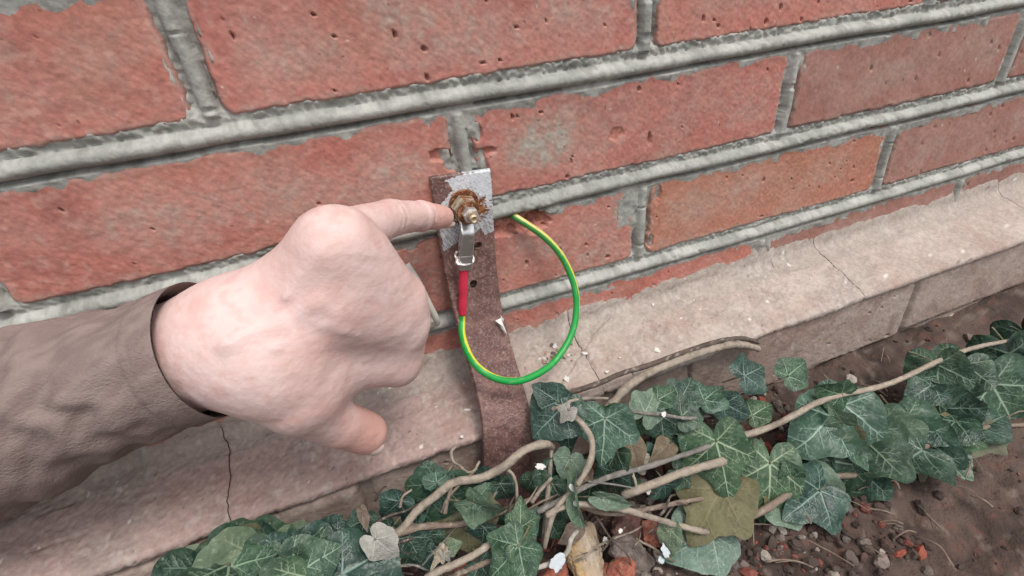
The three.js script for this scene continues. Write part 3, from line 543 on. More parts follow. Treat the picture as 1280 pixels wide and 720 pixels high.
  const sl = gridGeo(121, 200, (i, j) => {
    const a = i / 120 * Math.PI * 2, J = Math.max(0, j - 8), t = J / 191, d = t * SL; let r = .0318 + .012 * ss(0, .5, t);
    const aa = i === 120 ? 0 : a; const cx = Math.cos(aa), cy = Math.sin(aa);
    r += .0052 * fbm(cx * 1.6 + d * 26, cy * 1.6, d * 14, 3) * ss(.02, .12, t) + .0012 * Math.sin(d * 240 + 3 * fbm(cx * 2, cy * 2, d * 20, 2)) * ss(.03, .16, t);
    if (d < .016) r += .0012 - .0012 * ss(.0145, .016, d) - .0006 * Math.exp(-(((d - .0125) / .0008) ** 2)) - .0004 * (Math.sin(aa * 90) > .2 ? Math.exp(-(((d - .0125) / .0008) ** 2)) : 0);
    if (j < 8) { r -= .0032 * Math.min(1, (8 - j) / 3); }
    const dd = j < 8 ? (8 - j) * .003 : d; const P = s0.clone().addScaledVector(ax, dd).addScaledVector(su, cx * r).addScaledVector(sv, cy * r).sub(org);
    const n = fbm(cx * 9 + d * 90, cy * 9, d * 120, 3); return { p: P.toArray(), c: mix3([.185, .135, .125], [.235, .18, .165], ss(-.4, .4, n)), uv: [a * 1.6, d * 34] };
  });
  mesh('sleeve', sl, new THREE.MeshStandardMaterial({ vertexColors: true, roughness: .95, bumpMap: grainBump, bumpScale: .0004, side: THREE.DoubleSide }), person);
}

// ------------------------------------------------------------------ ivy
const SHAPES = [
  [[0, 1], [10, .84], [26, .64], [42, .65], [56, .76], [66, .74], [82, .60], [100, .54], [120, .54], [132, .52], [152, .38], [168, .22], [180, .08]],
  [[0, 1], [12, .86], [30, .72], [50, .68], [66, .66], [90, .54], [115, .52], [135, .48], [155, .36], [170, .2], [180, .08]],
  [[0, 1], [8, .80], [22, .52], [38, .46], [54, .62], [60, .62], [76, .40], [98, .34], [120, .40], [135, .38], [155, .28], [170, .18], [180, .07]]];
const rOf = (sh, a) => { const d = Math.abs(a) * 180 / Math.PI, s = SHAPES[sh]; for (let i = 1; i < s.length; i++) if (d <= s[i][0]) { const t = (d - s[i - 1][0]) / (s[i][0] - s[i - 1][0]); return s[i - 1][1] + (s[i][1] - s[i - 1][1]) * (t * t * (3 - 2 * t) * .55 + t * .45); } return .08; };
function leafTex(cols, seed, veinK) {
  const segs = [], R = mulberry(seed);
  const branch = (x, y, a, l, w, d) => { const n = 6; let px = x, py = y; for (let i = 1; i <= n; i++) { const aa = a + (R() - .5) * .12; const qx = px + Math.sin(aa) * l / n, qy = py + Math.cos(aa) * l / n, w0 = w * (1 - (i - 1) / n * .75), w1 = w * (1 - i / n * .75); segs.push([px, py, qx, qy, w0, w1]); if (d < 2 && i > 0 && i < n) for (const s of (d ? [i % 2 ? 1 : -1] : [1, -1])) if (R() < (d ? .8 : .62)) branch(qx, qy, aa + s * (.70 + .3 * R()), l * (d ? .34 : .40) * (1 - .45 * i / n) * (.7 + .5 * R()), w * (d ? .45 : .34), d + 1); px = qx; py = qy; } };
  branch(0, 0, 0, .97, .036, 0); for (const s of [1, -1]) { branch(0, 0, s * 1.02, .68, .030, 0); branch(0, 0, s * 2.15, .46, .024, 0); }
  const n = 320, A = new Float32Array(n * n), B = new Float32Array(n * n);
  for (const [x0, y0, x1, y1, w0, w1] of segs) {
    const m = w0 * 1.6 + .012, ia = Math.max(0, Math.floor((Math.min(x0, x1) - m + .85) / 1.7 * n)), ib = Math.min(n - 1, Math.ceil((Math.max(x0, x1) + m + .85) / 1.7 * n)), ja = Math.max(0, Math.floor((Math.min(y0, y1) - m + .6) / 1.7 * n)), jb = Math.min(n - 1, Math.ceil((Math.max(y0, y1) + m + .6) / 1.7 * n));
    for (let j = ja; j <= jb; j++) for (let i = ia; i <= ib; i++) { const x = i / n * 1.7 - .85, y = j / n * 1.7 - .6, dx = x1 - x0, dy = y1 - y0, t = Math.max(0, Math.min(1, ((x - x0) * dx + (y - y0) * dy) / (dx * dx + dy * dy + 1e-9))), d = Math.hypot(x - x0 - dx * t, y - y0 - dy * t), w = w0 + (w1 - w0) * t; A[j * n + i] = Math.max(A[j * n + i], ss(w * .62 + .005, w * .18, d) * Math.min(1, .4 + w * 32)); B[j * n + i] = Math.max(B[j * n + i], ss(w * 1.3 + .012, 0, d) * Math.min(1, .4 + w * 32)); }
  }
  const map = dataTex(n, n, (i, j) => { const x = i / n * 1.7, y = j / n * 1.7, n1 = fbm(x * 4, y * 4, seed, 4), n2 = fbm(x * 26, y * 26, seed, 3); const cell = vn(x * 17 + n1, y * 17, seed + 5), net = ss(.10, .0, Math.abs(cell)) * .30; let c = mix3(cols[0], cols[1], ss(-.45, .45, n1 + .5 * n2)); c = mix3(c, cols[2], net * (.6 + n2)); if (n2 + .3 * vn(x * 60, y * 60, seed) > .55) c = mix3(c, cols[3], .5); c = mix3(c, cols[2], A[j * n + i] * veinK); return c.map(v => Math.pow(Math.max(0, v), 1 / 2.2)); }, true);
  const bmp = dataTex(n, n, (i, j) => { const x = i / n * 1.7, y = j / n * 1.7, v = .5 - .32 * B[j * n + i] + .16 * fbm(x * 22, y * 22, seed + 3, 3); return [v, v, v]; });
  return { map, bmp };
}
const leafMats = [
  [[[.024, .058, .034], [.052, .105, .062], [.29, .39, .29], [.14, .19, .15]], .85, .40],     // mid green, pale veins
  [[[.014, .036, .026], [.030, .066, .044], [.19, .27, .215], [.09, .12, .10]], .85, .36],     // dark green
  [[[.085, .135, .095], [.135, .195, .140], [.33, .40, .31], [.26, .30, .25]], .6, .5],       // light, dusty
  [[[.27, .25, .205], [.37, .34, .285], [.50, .46, .40], [.20, .17, .14]], .6, .7],           // dry pale leaf
  [[[.085, .085, .045], [.12, .118, .065], [.18, .17, .11], [.07, .06, .04]], .4, .6],        // yellowing olive
  [[[.15, .105, .075], [.22, .165, .12], [.30, .24, .19], [.08, .06, .05]], .5, .8],          // brown dead leaf
].map(([c, k, r], i) => { const t = leafTex(c, 11 + i * 7, k); return new THREE.MeshPhysicalMaterial({ map: t.map, bumpMap: t.bmp, bumpScale: .0010, roughness: r, specularIntensity: .6, side: THREE.DoubleSide, transmission: 0 }); });
function leafGeo(P0, P1, o, org) {
  const { sh = 0, w = 1, roll = 0, fold = .18, cup = .15, wave = .06, seed = 1, droop = 0 } = o;
  const Y = P1.clone().sub(P0), L = Y.length(); Y.normalize();
  let Nr = EYE.clone().sub(P0).normalize(); Nr.addScaledVector(Y, -Nr.dot(Y)).normalize(); Nr.applyAxisAngle(Y, roll); const X = Y.clone().cross(Nr);
  const NA = 72, NR = 14, asym = (h3(seed, 1, 2) - .5) * .16;
  const g = gridGeo(NA + 1, NR + 1, (i, j) => {
    const a = (i / NA - .5) * Math.PI * 2, t = j / NR, aw = i === NA ? -Math.PI : a; let R = rOf(sh, a) * (1 + asym * Math.sin(a)) * (1 + .05 * fbm(Math.cos(aw) * 4 + seed, Math.sin(aw) * 4, seed, 2)), r = Math.max(.0005, t * R);
    const x = Math.sin(a) * r, y = Math.cos(a) * r;
    const z = fold * Math.abs(x) - cup * (x * x + y * y * .8) + wave * Math.sin(aw * 3 + seed) * r * r * 1.6 - droop * y * Math.abs(y) + .035 * fbm(x * 5 + seed, y * 5, seed, 2);
    const p = P0.clone().addScaledVector(X, -x * L * w).addScaledVector(Y, y * L).addScaledVector(Nr, z * L); if (org) p.sub(org);
    return { p: p.toArray(), uv: [(x + .85) / 1.7, (y + .6) / 1.7] };
  });
  g.deleteAttribute('color'); return g;
}
const leafTints = leafMats.map((m, i) => [[1, 1, 1], [.80, .86, .78], [1.12, 1.06, .94], [.92, .98, 1.06]].map(([a, b, c]) => { const k = m.clone(); k.color.setRGB(a, b, c); k.roughness = m.roughness + (b - 1) * .4; return k; }));
const leafMat = (i, seed) => leafTints[i][Math.floor(h3(seed, 77, 3) * 4)];
const barkMat = new THREE.MeshStandardMaterial({ vertexColors: true, map: grainMap, bumpMap: grainBump, bumpScale: .0009, roughness: .92 });
const barkCol = (base, seed) => (t, a, p) => { const n = fbm(p.x * 130 + seed, p.y * 130, p.z * 130, 3), n2 = fbm(p.x * 500, p.y * 500, p.z * 500, 2); let c = mix3(base, base.map(v => v * .55), ss(0, .5, n) * .8); return mix3(c, [.46, .42, .36], ss(.25, .6, n2) * .5); };
const BROWN = [.215, .165, .128], PALE = [.33, .28, .225], GREY = [.20, .19, .175], DARK = [.105, .08, .066];
{
  const org = onIvy(700, 640, 0);
  const ivy = thing('ivy_plant', 'tangle of dark green ivy with woody stems along the foot of the wall', 'ivy', org);
  let sd = 1;
  const stem = (pts, r, col = BROWN, taper = .3) => { sd++; const s = sd, e = pts[pts.length - 1]; if (e[0] >= 848 && e[0] < 1200) pts = [...pts, [e[0] + 26, e[1] - 3, e[2] * .4], [e[0] + 48, e[1] + 2, -.014]]; if (e[0] >= 680 && e[0] < 682) pts = [...pts, [690, 558, .008]];
    return mesh('stem', tubeGeo(pts.map(([x, y, l]) => onIvy(x, y, l).sub(org)), t => (r - .0) * (1 - taper * t) * (1 + .10 * vn(t * 22, s)), { ring: 9, seg: pts.length * 12, rough: .22, seed: s, col: barkCol(col, s) }), barkMat, ivy); };
  const petiole = (lm, P0, P1, mat) => {                           // the leaf stalk, from the blade down into the tangle
    sd++; const q = P0.clone().sub(P1), L = q.length(); q.multiplyScalar(.45 * (h3(sd, 2, 9) + .3)).add(V((h3(sd, 3, 9) - .5) * L * .7, -.010, -.010));
    const A = P0.clone().sub(org), B = A.clone().addScaledVector(q, .45).add(V(0, .0015, .001)), C = A.clone().add(q);
    mesh('petiole', tubeGeo([A.clone().addScaledVector(q, -.03).add(V(0, .0003, .0003)), B, C], .00065 + .0002 * h3(sd, 5, 5), { ring: 6, seg: 10, col: barkCol(mat > 2 ? [.25, .20, .15] : [.17, .17, .10], sd) }), barkMat, lm);
  };
  const leaf = (x0, y0, l0, x1, y1, l1, mat, o = {}) => { sd++; const P0 = onIvy(x0, y0, l0), P1 = onIvy(x1, y1, l1), k = h3(sd, 8, 8), m = mesh('leaf', leafGeo(P0, P1, { seed: sd, fold: .08 + .2 * k, cup: .05 + .25 * h3(sd, 9, 8), wave: .04 + .10 * h3(sd, 10, 8), droop: .25 * (h3(sd, 11, 8) - .3), ...o }, org), leafMat(mat, sd), ivy); petiole(m, P0, P1, mat); return m; };
  // woody stems
  stem([[466, 682, .004], [480, 672, .012], [500, 664, .014], [520, 640, .016], [545, 619, .017], [568, 603, .019], [600, 598, .022], [630, 583, .024], [655, 563, .024], [681, 555, .020]], .0027, PALE, .0);
  stem([[470, 676, .008], [500, 667, .014], [522, 659, .015], [545, 657, .012], [575, 655, .010], [605, 649, .012], [640, 634, .012], [668, 622, .010]], .0023, BROWN, .3);
  stem([[697, 506, .016], [712, 516, .026], [728, 530, .032], [739, 548, .034], [739, 572, .034], [728, 596, .033], [712, 616, .030], [695, 636, .026], [686, 660, .022], [680, 684, .014]], .0021, PALE, .25);
  stem([[683, 645, .024], [700, 635, .026], [720, 631, .026], [745, 632, .022], [780, 637, .020], [812, 646, .018], [848, 657, .018], [900, 668, .014]], .0023, PALE, .1);
  stem([[720, 630, .018], [760, 642, .014], [800, 638, .014], [850, 628, .012], [910, 618, .008]], .0019, BROWN, .3);
  stem([[672, 640, .018], [700, 626, .022], [735, 607, .024], [768, 594, .024], [800, 586, .022], [848, 571, .02], [905, 552, .016]], .0019, GREY, .1);
  stem([[778, 620, .016], [800, 611, .024], [822, 603, .026], [850, 592, .026], [910, 575, .02]], .0028, PALE, 0);
  stem([[752, 517, .004], [766, 504, .006], [778, 490, .008], [792, 478, .008], [808, 468, .007], [828, 459, .006], [850, 450, .006], [900, 434, .004]], .0033, PALE, .2);
  stem([[690, 512, .016], [703, 508, .022], [716, 501, .018], [735, 498, .014], [760, 498, .010]], .0016, PALE, .4);
  stem([[700, 494, .004], [740, 482, .005], [780, 466, .005], [812, 456, .005], [850, 442, .004], [900, 426, .004]], .0022, DARK, .2);
  stem([[520, 735, .014], [545, 716, .020], [568, 706, .022], [592, 694, .022], [614, 679, .020]], .0025, PALE, .15);
  stem([[548, 735, .012], [575, 716, .016], [602, 705, .016], [618, 697, .014]], .0023, BROWN, .2);
  stem([[632, 586, .020], [640, 592, .022], [645, 604, .020], [646, 618, .018], [645, 628, .012]], .0012, PALE, .3);
  stem([[661, 712, .014], [680, 707, .016], [700, 699, .018], [710, 688, .020], [714, 674, .020], [722, 662, .020]], .0018, [.50, .47, .42], .2);
  stem([[569, 558, .000], [564, 566, .005], [567, 577, .008], [574, 582, .008], [584, 590, .010], [593, 588, .010], [597, 581, .008], [599, 577, .006]], .0011, PALE, .2);
  stem([[552, 640, .012], [560, 622, .018], [575, 606, .018], [592, 590, .014]], .0010, BROWN, .2);
  stem([[556, 642, .016], [561, 620, .018], [566, 604, .020]], .0013, BROWN, .2);
  stem([[775, 512, .014], [800, 516, .020], [830, 519, .022], [860, 523, .02]], .0014, GREY, .2);
  stem([[665, 628, .012], [676, 612, .016], [690, 597, .018]], .0014, PALE, .2);
  stem([[790, 590, .022], [794, 602, .024], [797, 616, .02]], .0011, PALE, .3);
  stem([[735, 602, .026], [770, 606, .024], [795, 611, .022]], .0008, GREY, .3);
  stem([[772, 575, .016], [786, 585, .020], [800, 590, .022]], .0010, BROWN, .3);
  stem([[688, 655, .012], [680, 675, .010], [668, 700, .006]], .0016, GREY, .3);
  stem([[745, 645, .006], [765, 675, .012], [785, 695, .010], [790, 712, .006]], .0007, DARK, .3);
  stem([[752, 690, .010], [770, 668, .014], [792, 652, .014]], .0007, DARK, .3);
  stem([[795, 674, .010], [815, 684, .012], [842, 702, .010]], .0010, BROWN, .3);
  stem([[500, 634, .012], [504, 620, .016], [515, 612, .016]], .0010, PALE, .3);
  stem([[500, 700, .010], [486, 690, .016], [478, 680, .016]], .0010, PALE, .3);
  const RS = mulberry(19); for (let i = 0; i < 34; i++) { const x = 445 + RS() * 400, y = 625 + RS() * 90 - Math.max(0, x - 640) * .12, a = (RS() - .5) * 1.6 - .35, l = 22 + RS() * 50, k = RS() * .016; stem([[x, y, k], [x + Math.cos(a) * l * .35, y + Math.sin(a) * l * .35 + (RS() - .5) * 8, k + .006], [x + Math.cos(a) * l * .7, y + Math.sin(a) * l * .7 + (RS() - .5) * 10, k + .006 * RS()], [x + Math.cos(a) * l, y + Math.sin(a) * l, k - .006]], .0005 + RS() * .0007, [BROWN, PALE, GREY, DARK][Math.floor(RS() * 4)], .5); }
  // leaves that show large
  leaf(704, 508, .020, 664, 547, .018, 1, { sh: 1, w: 1.15, roll: .15, fold: .1 });                 // big dark leaf left of the thin stem, upper
  leaf(706, 515, .015, 716, 572, .013, 1, { sh: 0, w: .95, roll: -.2, fold: .12 });
  leaf(698, 502, .018, 664, 482, .018, 1, { sh: 1, w: .85, roll: -.15, fold: .08 });
  leaf(756, 523, .030, 752, 583, .030, 0, { sh: 0, w: 1.08, roll: .1, fold: .12, cup: .05 });
  leaf(757, 521, .026, 793, 517, .026, 0, { sh: 1, w: .7, roll: .3 });
  leaf(806, 516, .020, 826, 480, .018, 2, { sh: 0, w: .85, roll: .3 });
  leaf(822, 500, .016, 848, 484, .016, 0, { sh: 1, w: .85, roll: -.2 });
  leaf(826, 520, .012, 832, 566, .010, 1, { sh: 0, w: .9, roll: -.1 });
  leaf(795, 520, .012, 788, 552, .012, 0, { sh: 1, w: .9, roll: .2 });
  leaf(550, 602, .016, 528, 658, .008, 1, { sh: 1, w: 1.15, roll: -.2, fold: .1 });
  leaf(546, 603, .018, 543, 580, .018, 0, { sh: 1, w: 1.35, roll: .1, fold: .08 });
  leaf(592, 629, .030, 634, 658, .024, 2, { sh: 0, w: .72, roll: .75, fold: .35, cup: .25 });
  leaf(594, 627, .030, 614, 602, .026, 0, { sh: 1, w: .7, roll: -.3, fold: .2 });
  leaf(648, 664, .022, 676, 634, .020, 0, { sh: 1, w: .85, roll: .1 });
  leaf(650, 660, .024, 652, 620, .022, 0, { sh: 0, w: .85, roll: .2 });
  leaf(648, 682, .034, 608, 728, .030, 0, { sh: 0, w: 1.0, roll: .1, fold: .1, cup: .05 });
  leaf(646, 680, .032, 680, 690, .030, 0, { sh: 1, w: 1.0, roll: -.2, fold: .1 });
  leaf(644, 678, .030, 620, 660, .026, 0, { sh: 1, w: .9, roll: .2 });
  leaf(469, 674, .022, 500, 702, .022, 3, { sh: 1, w: .85, roll: .2, fold: .15 });                // pale dry leaf at lower left
  leaf(553, 688, .020, 536, 716, .016, 3, { sh: 2, w: .6, roll: .3, fold: .3 });
  leaf(554, 690, .020, 568, 708, .018, 3, { sh: 2, w: .6, roll: -.3, fold: .3 });
  leaf(577, 634, .008, 590, 694, .004, 4, { sh: 1, w: 1.25, roll: .05, fold: .04, cup: .04 });      // olive leaf behind the stem
  leaf(560, 686, .014, 578, 678, .014, 2, { sh: 1, w: 1, roll: .2 });
  leaf(721, 607, .034, 723, 666, .030, 2, { sh: 1, w: .30, roll: .8, fold: .5 });                   // leaf seen edge-on
  leaf(711, 512, .030, 699, 529, .028, 3, { sh: 0, w: .9, roll: .2 });
  leaf(752, 622, .028, 794, 635, .026, 2, { sh: 1, w: .42, roll: .5, fold: .3 });
  leaf(712, 572, .018, 700, 600, .016, 2, { sh: 1, w: 1.2, roll: .2, fold: .06 });
  leaf(728, 578, .016, 716, 598, .014, 2, { sh: 1, w: 1.0, roll: -.3 });
  leaf(838, 662, .016, 836, 700, .012, 2, { sh: 1, w: .7, roll: .2 });
  // leaves deeper in the tangle
  for (const [x0, y0, x1, y1, m, sh, w, l] of [[500, 626, 476, 650, 1, 1, 1.1, .004], [520, 640, 500, 660, 1, 1, 1, .002], [510, 672, 528, 704, 1, 0, 1, .006], [490, 660, 470, 690, 1, 1, 1.1, 0], [515, 690, 500, 718, 1, 0, 1, .002], [535, 668, 548, 690, 1, 1, 1, .004], [690, 606, 680, 640, 1, 0, 1.1, .006], [705, 600, 720, 628, 1, 1, 1.1, .004], [765, 590, 770, 622, 1, 0, 1.2, .008], [790, 600, 770, 615, 0, 1, 1, .006], [770, 565, 752, 598, 1, 1, 1.2, .010], [625, 605, 640, 628, 1, 1, 1, .004], [610, 595, 590, 615, 1, 1, 1.2, .002], [830, 605, 838, 632, 1, 0, 1, .008], [605, 660, 600, 690, 1, 1, 1.2, .006], [680, 590, 700, 612, 1, 1, 1, .002], [740, 600, 730, 640, 1, 1, 1, .004], [455, 650, 448, 690, 1, 1, .8, .006], [460, 705, 448, 726, 1, 0, 1, .006], [625, 640, 612, 655, 1, 1, 1.2, .004], [805, 570, 822, 592, 1, 0, 1, .004], [575, 610, 556, 630, 1, 0, 1, .008], [680, 640, 700, 672, 1, 1, 1.1, 0], [665, 600, 655, 620, 1, 1, 1, 0], [540, 690, 520, 712, 1, 1, 1, .0], [470, 712, 490, 726, 2, 1, .8, .01], [600, 705, 615, 728, 1, 0, 1.1, .01]])
    leaf(x0, y0, l + .006, x1, y1, l, m, { sh, w, roll: (h3(sd, 4, 4) - .5) * .9, fold: .15 });
  for (const [x0, y0, x1, y1, m, w, l] of [[788, 555, 800, 590, 5, .9, .012], [805, 580, 790, 566, 3, .8, .010], [835, 556, 818, 572, 5, .8, .012], [452, 640, 460, 662, 5, .5, .018], [720, 660, 700, 680, 5, .7, .002], [730, 585, 742, 606, 5, .7, .008]]) leaf(x0, y0, l, x1, y1, l + .006, m, { sh: 1, w, roll: (h3(sd, 4, 4) - .5) * 1.2, fold: .4, cup: .4 });
  // the plant runs on along the wall on both sides
  for (const a of [[852, 520, .016, 880, 498, .016, 1], [860, 545, .014, 880, 570, .014, 0], [880, 500, .016, 905, 478, .014, 0], [850, 500, .012, 868, 470, .010, 1], [905, 505, .012, 935, 520, .012, 1], [930, 470, .012, 960, 455, .01, 1], [900, 540, .008, 925, 560, .01, 1], [846, 590, .008, 872, 610, .01, 1], [838, 545, .006, 812, 560, .006, 1], [940, 520, .006, 965, 500, .008, 0], [985, 470, .010, 1010, 450, .01, 0]]) leaf(...a, { sh: h3(a[0], 1, 1) < .5 ? 0 : 1, roll: (h3(a[0], 2, 2) - .5) * .8 });
  const R = mulberry(5);
  const far = (px, py, lift, sc) => { const p0 = onIvy(px, py, lift + R() * .02), a = R() * 6.28; const p1 = p0.clone().add(V(Math.cos(a), -.35 + Math.sin(a) * .7, .35 + Math.sin(a) * -.5).multiplyScalar(.030 + R() * .016)); sd++; const lm = mesh('leaf', leafGeo(p0, p1, { fold: .08 + .25 * R(), cup: .05 + .3 * R(), wave: .04 + .1 * R(), droop: .3 * (R() - .3), sh: R() < .6 ? 0 : 1, w: .85 + R() * .3, roll: (R() - .5) * .8, seed: sd }, org), leafMat(R() < .45 ? 1 : R() < .6 ? 0 : R() < .5 ? 2 : 4, sd), ivy); petiole(lm, p0, p1, 0); };
  for (let i = 0; i < 46; i++) { const px = 855 + R() * 425; far(px, 560 - (px - 841) * .33 + R() * (150 - (px - 841) * .12), .004); }
  for (let i = 0; i < 26; i++) { const px = 260 + R() * 170; far(px, 720 - R() * 40 + (430 - px) * .12, .002); }
  stem([[900, 552, .014], [960, 535, .02], [1030, 500, .018], [1110, 480, .02], [1200, 440, .018], [1290, 420, .018]], .0024, PALE, .3);
  stem([[890, 668, .014], [950, 640, .018], [1020, 600, .016], [1090, 590, .018], [1200, 540, .016], [1290, 530, .016]], .0026, BROWN, .3);
  stem([[470, 680, .008], [430, 702, .01], [390, 716, .01], [340, 742, .008]], .0022, PALE, .3);
}

// ------------------------------------------------------------------ loose pieces on the soil
function rockGeo(rx, ry, rz, seed, colf, det = 4, rough = .22, box = false) {
  const g0 = mergeVertices(new THREE.IcosahedronGeometry(1, Math.max(1, Math.round(det * 3))).deleteAttribute('normal').deleteAttribute('uv')), p = g0.attributes.position, c = new Float32Array(p.count * 3), uv = new Float32Array(p.count * 2), v = V(0, 0, 0);
  const R = mulberry(seed * 97 + 1), planes = []; for (let i = 0; i < 9; i++) planes.push([V(R() - .5, R() - .5, R() - .5).normalize(), .62 + R() * .28]);
  for (let i = 0; i < p.count; i++) {
    v.fromBufferAttribute(p, i); if (box) v.multiplyScalar(1 / Math.pow(v.x ** 6 + v.y ** 6 + v.z ** 6, 1 / 6)); let s = 1; for (const [n, d] of planes) { const k = v.dot(n); if (k > 1e-3) s = Math.min(s, (box ? d * 1.35 : d) / k); }
    v.multiplyScalar(s * (1 + rough * .5 * fbm(v.x * 2 + seed, v.y * 2, v.z * 2, 3) + rough * .24 * fbm(v.x * 9, v.y * 9 + seed, v.z * 9, 3)));
    c.set(colf(v, seed), i * 3); v.set(v.x * rx, v.y * ry, v.z * rz); p.setXYZ(i, v.x, v.y, v.z); uv.set([v.x * 12 + v.z * 7, v.y * 12 + v.z * 5], i * 2);
  }
  g0.setAttribute('color', new THREE.BufferAttribute(c, 3)); g0.setAttribute('uv', new THREE.BufferAttribute(uv, 2)); g0.computeVertexNormals(); return g0;
}
const tintOf = (a, b, d) => (v, s) => { const n = fbm(v.x * 2.4 + s, v.y * 2.4, v.z * 2.4, 4), m = fbm(v.x * 9, v.y * 9 + s, v.z * 9, 3); return mix3(mix3(mix3(a, b, ss(-.4, .4, n)), d, ss(.05, .45, m) * .7), [.10, .075, .06], ss(.1, .5, fbm(v.x * 4 + 7, v.y * 4, v.z * 4 + s, 4)) * .7); };
const RED = tintOf([.31, .085, .055], [.40, .145, .095], [.13, .065, .05]), SLATE = tintOf([.13, .105, .095], [.21, .17, .155], [.08, .06, .055]), MAROON = tintOf([.12, .055, .048], [.20, .10, .088], [.08, .05, .045]);
const TAN = (v, s) => { const n = fbm(v.x * 1.6 + s, v.y * 1.6, v.z * 1.6, 3), m = fbm(v.x * 7, v.y * 7, v.z * 7 + s, 3); let c = mix3([.40, .31, .22], [.46, .39, .31], ss(-.3, .3, n)); c = mix3(c, [.40, .25, .085], ss(-.1, .3, -v.x + .8 * n - .3) * .65); return mix3(c, [.14, .08, .06], ss(.3, .55, m) * .8); };
const onGround = (px, py, up) => { let p = onY(px, py, -.22); for (let i = 0; i < 6; i++) p = onY(px, py, groundY(p.x, p.z) + up); return p; };
{
  const put = (px, py, up, dims, seed, colf, rot, label, cat, group, name = 'brick_fragment') => { const o = single(name, rockGeo(...dims, seed, colf, 4, colf === TAN ? .34 : .26, colf !== RED), M.rock, label, cat, onGround(px, py, up), group); o.rotation.set(...rot); return o; };
  put(731, 694, .016, [.0120, .020, .008], 21, TAN, [-.95, .1, -.1], 'tan and yellow stone chip standing upright below the edge-on ivy leaf', 'stone', null, 'stone_chip');
  put(721, 676, .018, [.0070, .010, .006], 24, TAN, [-.9, .2, .2], 'small yellowish stone chip resting on the taller tan chip', 'stone', null, 'stone_chip');
  put(815, 668, .012, [.0090, .0105, .009], 31, RED, [-.6, 0, .3], 'rounded orange red brick lump right of the maroon clod', 'brick fragment');
  put(785, 664, .010, [.012, .013, .008], 35, MAROON, [-.6, .2, .4], 'maroon brown clod under the pale ivy stem', 'clod', null, 'soil_clod');
  put(789, 695, .010, [.010, .016, .006], 38, SLATE, [-.8, .3, .5], 'grey brown flat stone between red brick crumbs', 'stone', null, 'flat_stone');
  put(776, 716, .010, [.012, .010, .009], 41, RED, [-.4, .3, .1], 'red brick piece at the bottom edge below the grey flat stone', 'brick fragment');
  put(791, 684, .012, [.0055, .0065, .005], 43, RED, [-.4, .8, .2], 'small red brick crumb above the grey flat stone', 'brick fragment');
  put(692, 722, .012, [.014, .007, .009], 47, RED, [-.3, .3, .1], 'red brick piece at the bottom edge left of the tan stone chip', 'brick fragment');
  put(757, 717, .006, [.0070, .0065, .006], 49, RED, [-.3, 1.2, .1], 'dull red brick crumb beside the foot of the tan chip', 'brick fragment');
  put(838, 640, .010, [.004, .008, .004], 53, SLATE, [-.3, 1.2, .1], 'narrow grey stone below the pale ivy stem at right', 'stone', null, 'flat_stone');
  // paint flakes: thin curled chips
  const fm = new THREE.MeshStandardMaterial({ color: new THREE.Color().setRGB(.60, .585, .56), roughness: .8, bumpMap: grainBump, bumpScale: .0003, side: THREE.DoubleSide }), fmB = new THREE.MeshStandardMaterial({ color: new THREE.Color().setRGB(.46, .51, .54), roughness: .7, bumpMap: grainBump, bumpScale: .0003, side: THREE.DoubleSide });
  const flakeGeo = (w, h, seed) => { const n = 22; return gridGeo(n + 1, 4, (i, j) => { const a = i / n * 6.2832, aw = i === n ? 0 : a, r = [0.001, .5, 1, 1][j] * (.72 + .34 * fbm(Math.cos(aw) * 2.4 + seed, Math.sin(aw) * 2.4, seed, 3)); const x = Math.cos(a) * r * w, y = Math.sin(a) * r * h; return { p: [x, y, (j === 3 ? -.0005 : 0) + 9 * (x * x) * (h3(seed, 1, 1) + .3) + .0003 * vn(x * 900, y * 900, seed)] }; }); };
  const flake = (p, w, h, seed, rot, label, group, m = fm) => { const g = flakeGeo(w, h, seed); g.deleteAttribute('color'); const o = single('paint_flake', g, m, label, 'paint flake', p, group); o.rotation.set(...rot); return o; };
  const GG = 'white paint flakes on the ledge', LG = (x, y, w, h, s) => { const p = onY(x, y, -.1225); p.y = -.1155 - .0165 * Math.min(1, Math.max(0, p.z / .06)) + .0012; return flake(p, w, h, s, [-Math.PI / 2 + .2, 0, s], ['', 'white paint flake beside the dark crumbs inside the cable loop', 'white paint flake in the ledge crack near the wall, upper right of the loop', 'white paint flake at the front end of the ledge crack', 'pale chip of paint in the middle of the ledge crack', 'largest white paint flake on the right part of the ledge', 'small white flake between the ledge crack and the right edge', 'white speck on the ledge near the wall at far right', 'white speck near the ledge front edge at right', 'narrow white paint sliver on the ledge left of the strip', 'white speck at the ledge front edge left of the strip', 'tiny white speck on the ledge above the thumb tip', 'white speck at the front edge just right of the strip', 'tiny pale speck on the ledge right of the crack'][s], GG); };
  LG(694, 437, .0035, .0022, 1); LG(760, 410, .0032, .002, 2); LG(708, 468, .0026, .0042, 3); LG(731, 441, .002, .003, 4); LG(822, 431, .004, .0028, 5); LG(759, 457, .002, .0016, 6); LG(816, 388, .002, .0014, 7); LG(793, 455, .0018, .0014, 8); LG(583, 507, .0034, .0013, 9); LG(575, 535, .0016, .0016, 10); LG(460, 502, .0012, .0012, 11); LG(703, 480, .0018, .0014, 12); LG(775, 442, .0012, .001, 13);
  flake(onIvy(697, 704, .022), .0075, .0060, 22, [-.7, .1, .2], 'large pale blue white paint flake at the foot of the white stem', null, fmB);
  flake(onIvy(832, 689, .016), .0042, .0062, 23, [-.7, .3, .2], 'pale blue paint flake at the right edge beside a green leaf', null, fmB);
  flake(onIvy(827, 700, .013), .003, .0035, 24, [-.7, .3, .2], 'tiny pale blue paint flake just below the larger one at right', null, fmB);
  flake(onIvy(676, 583, .022), .0055, .0028, 25, [-.7, .3, -.5], 'small white paint flake in the ivy right of the strip foot', null);
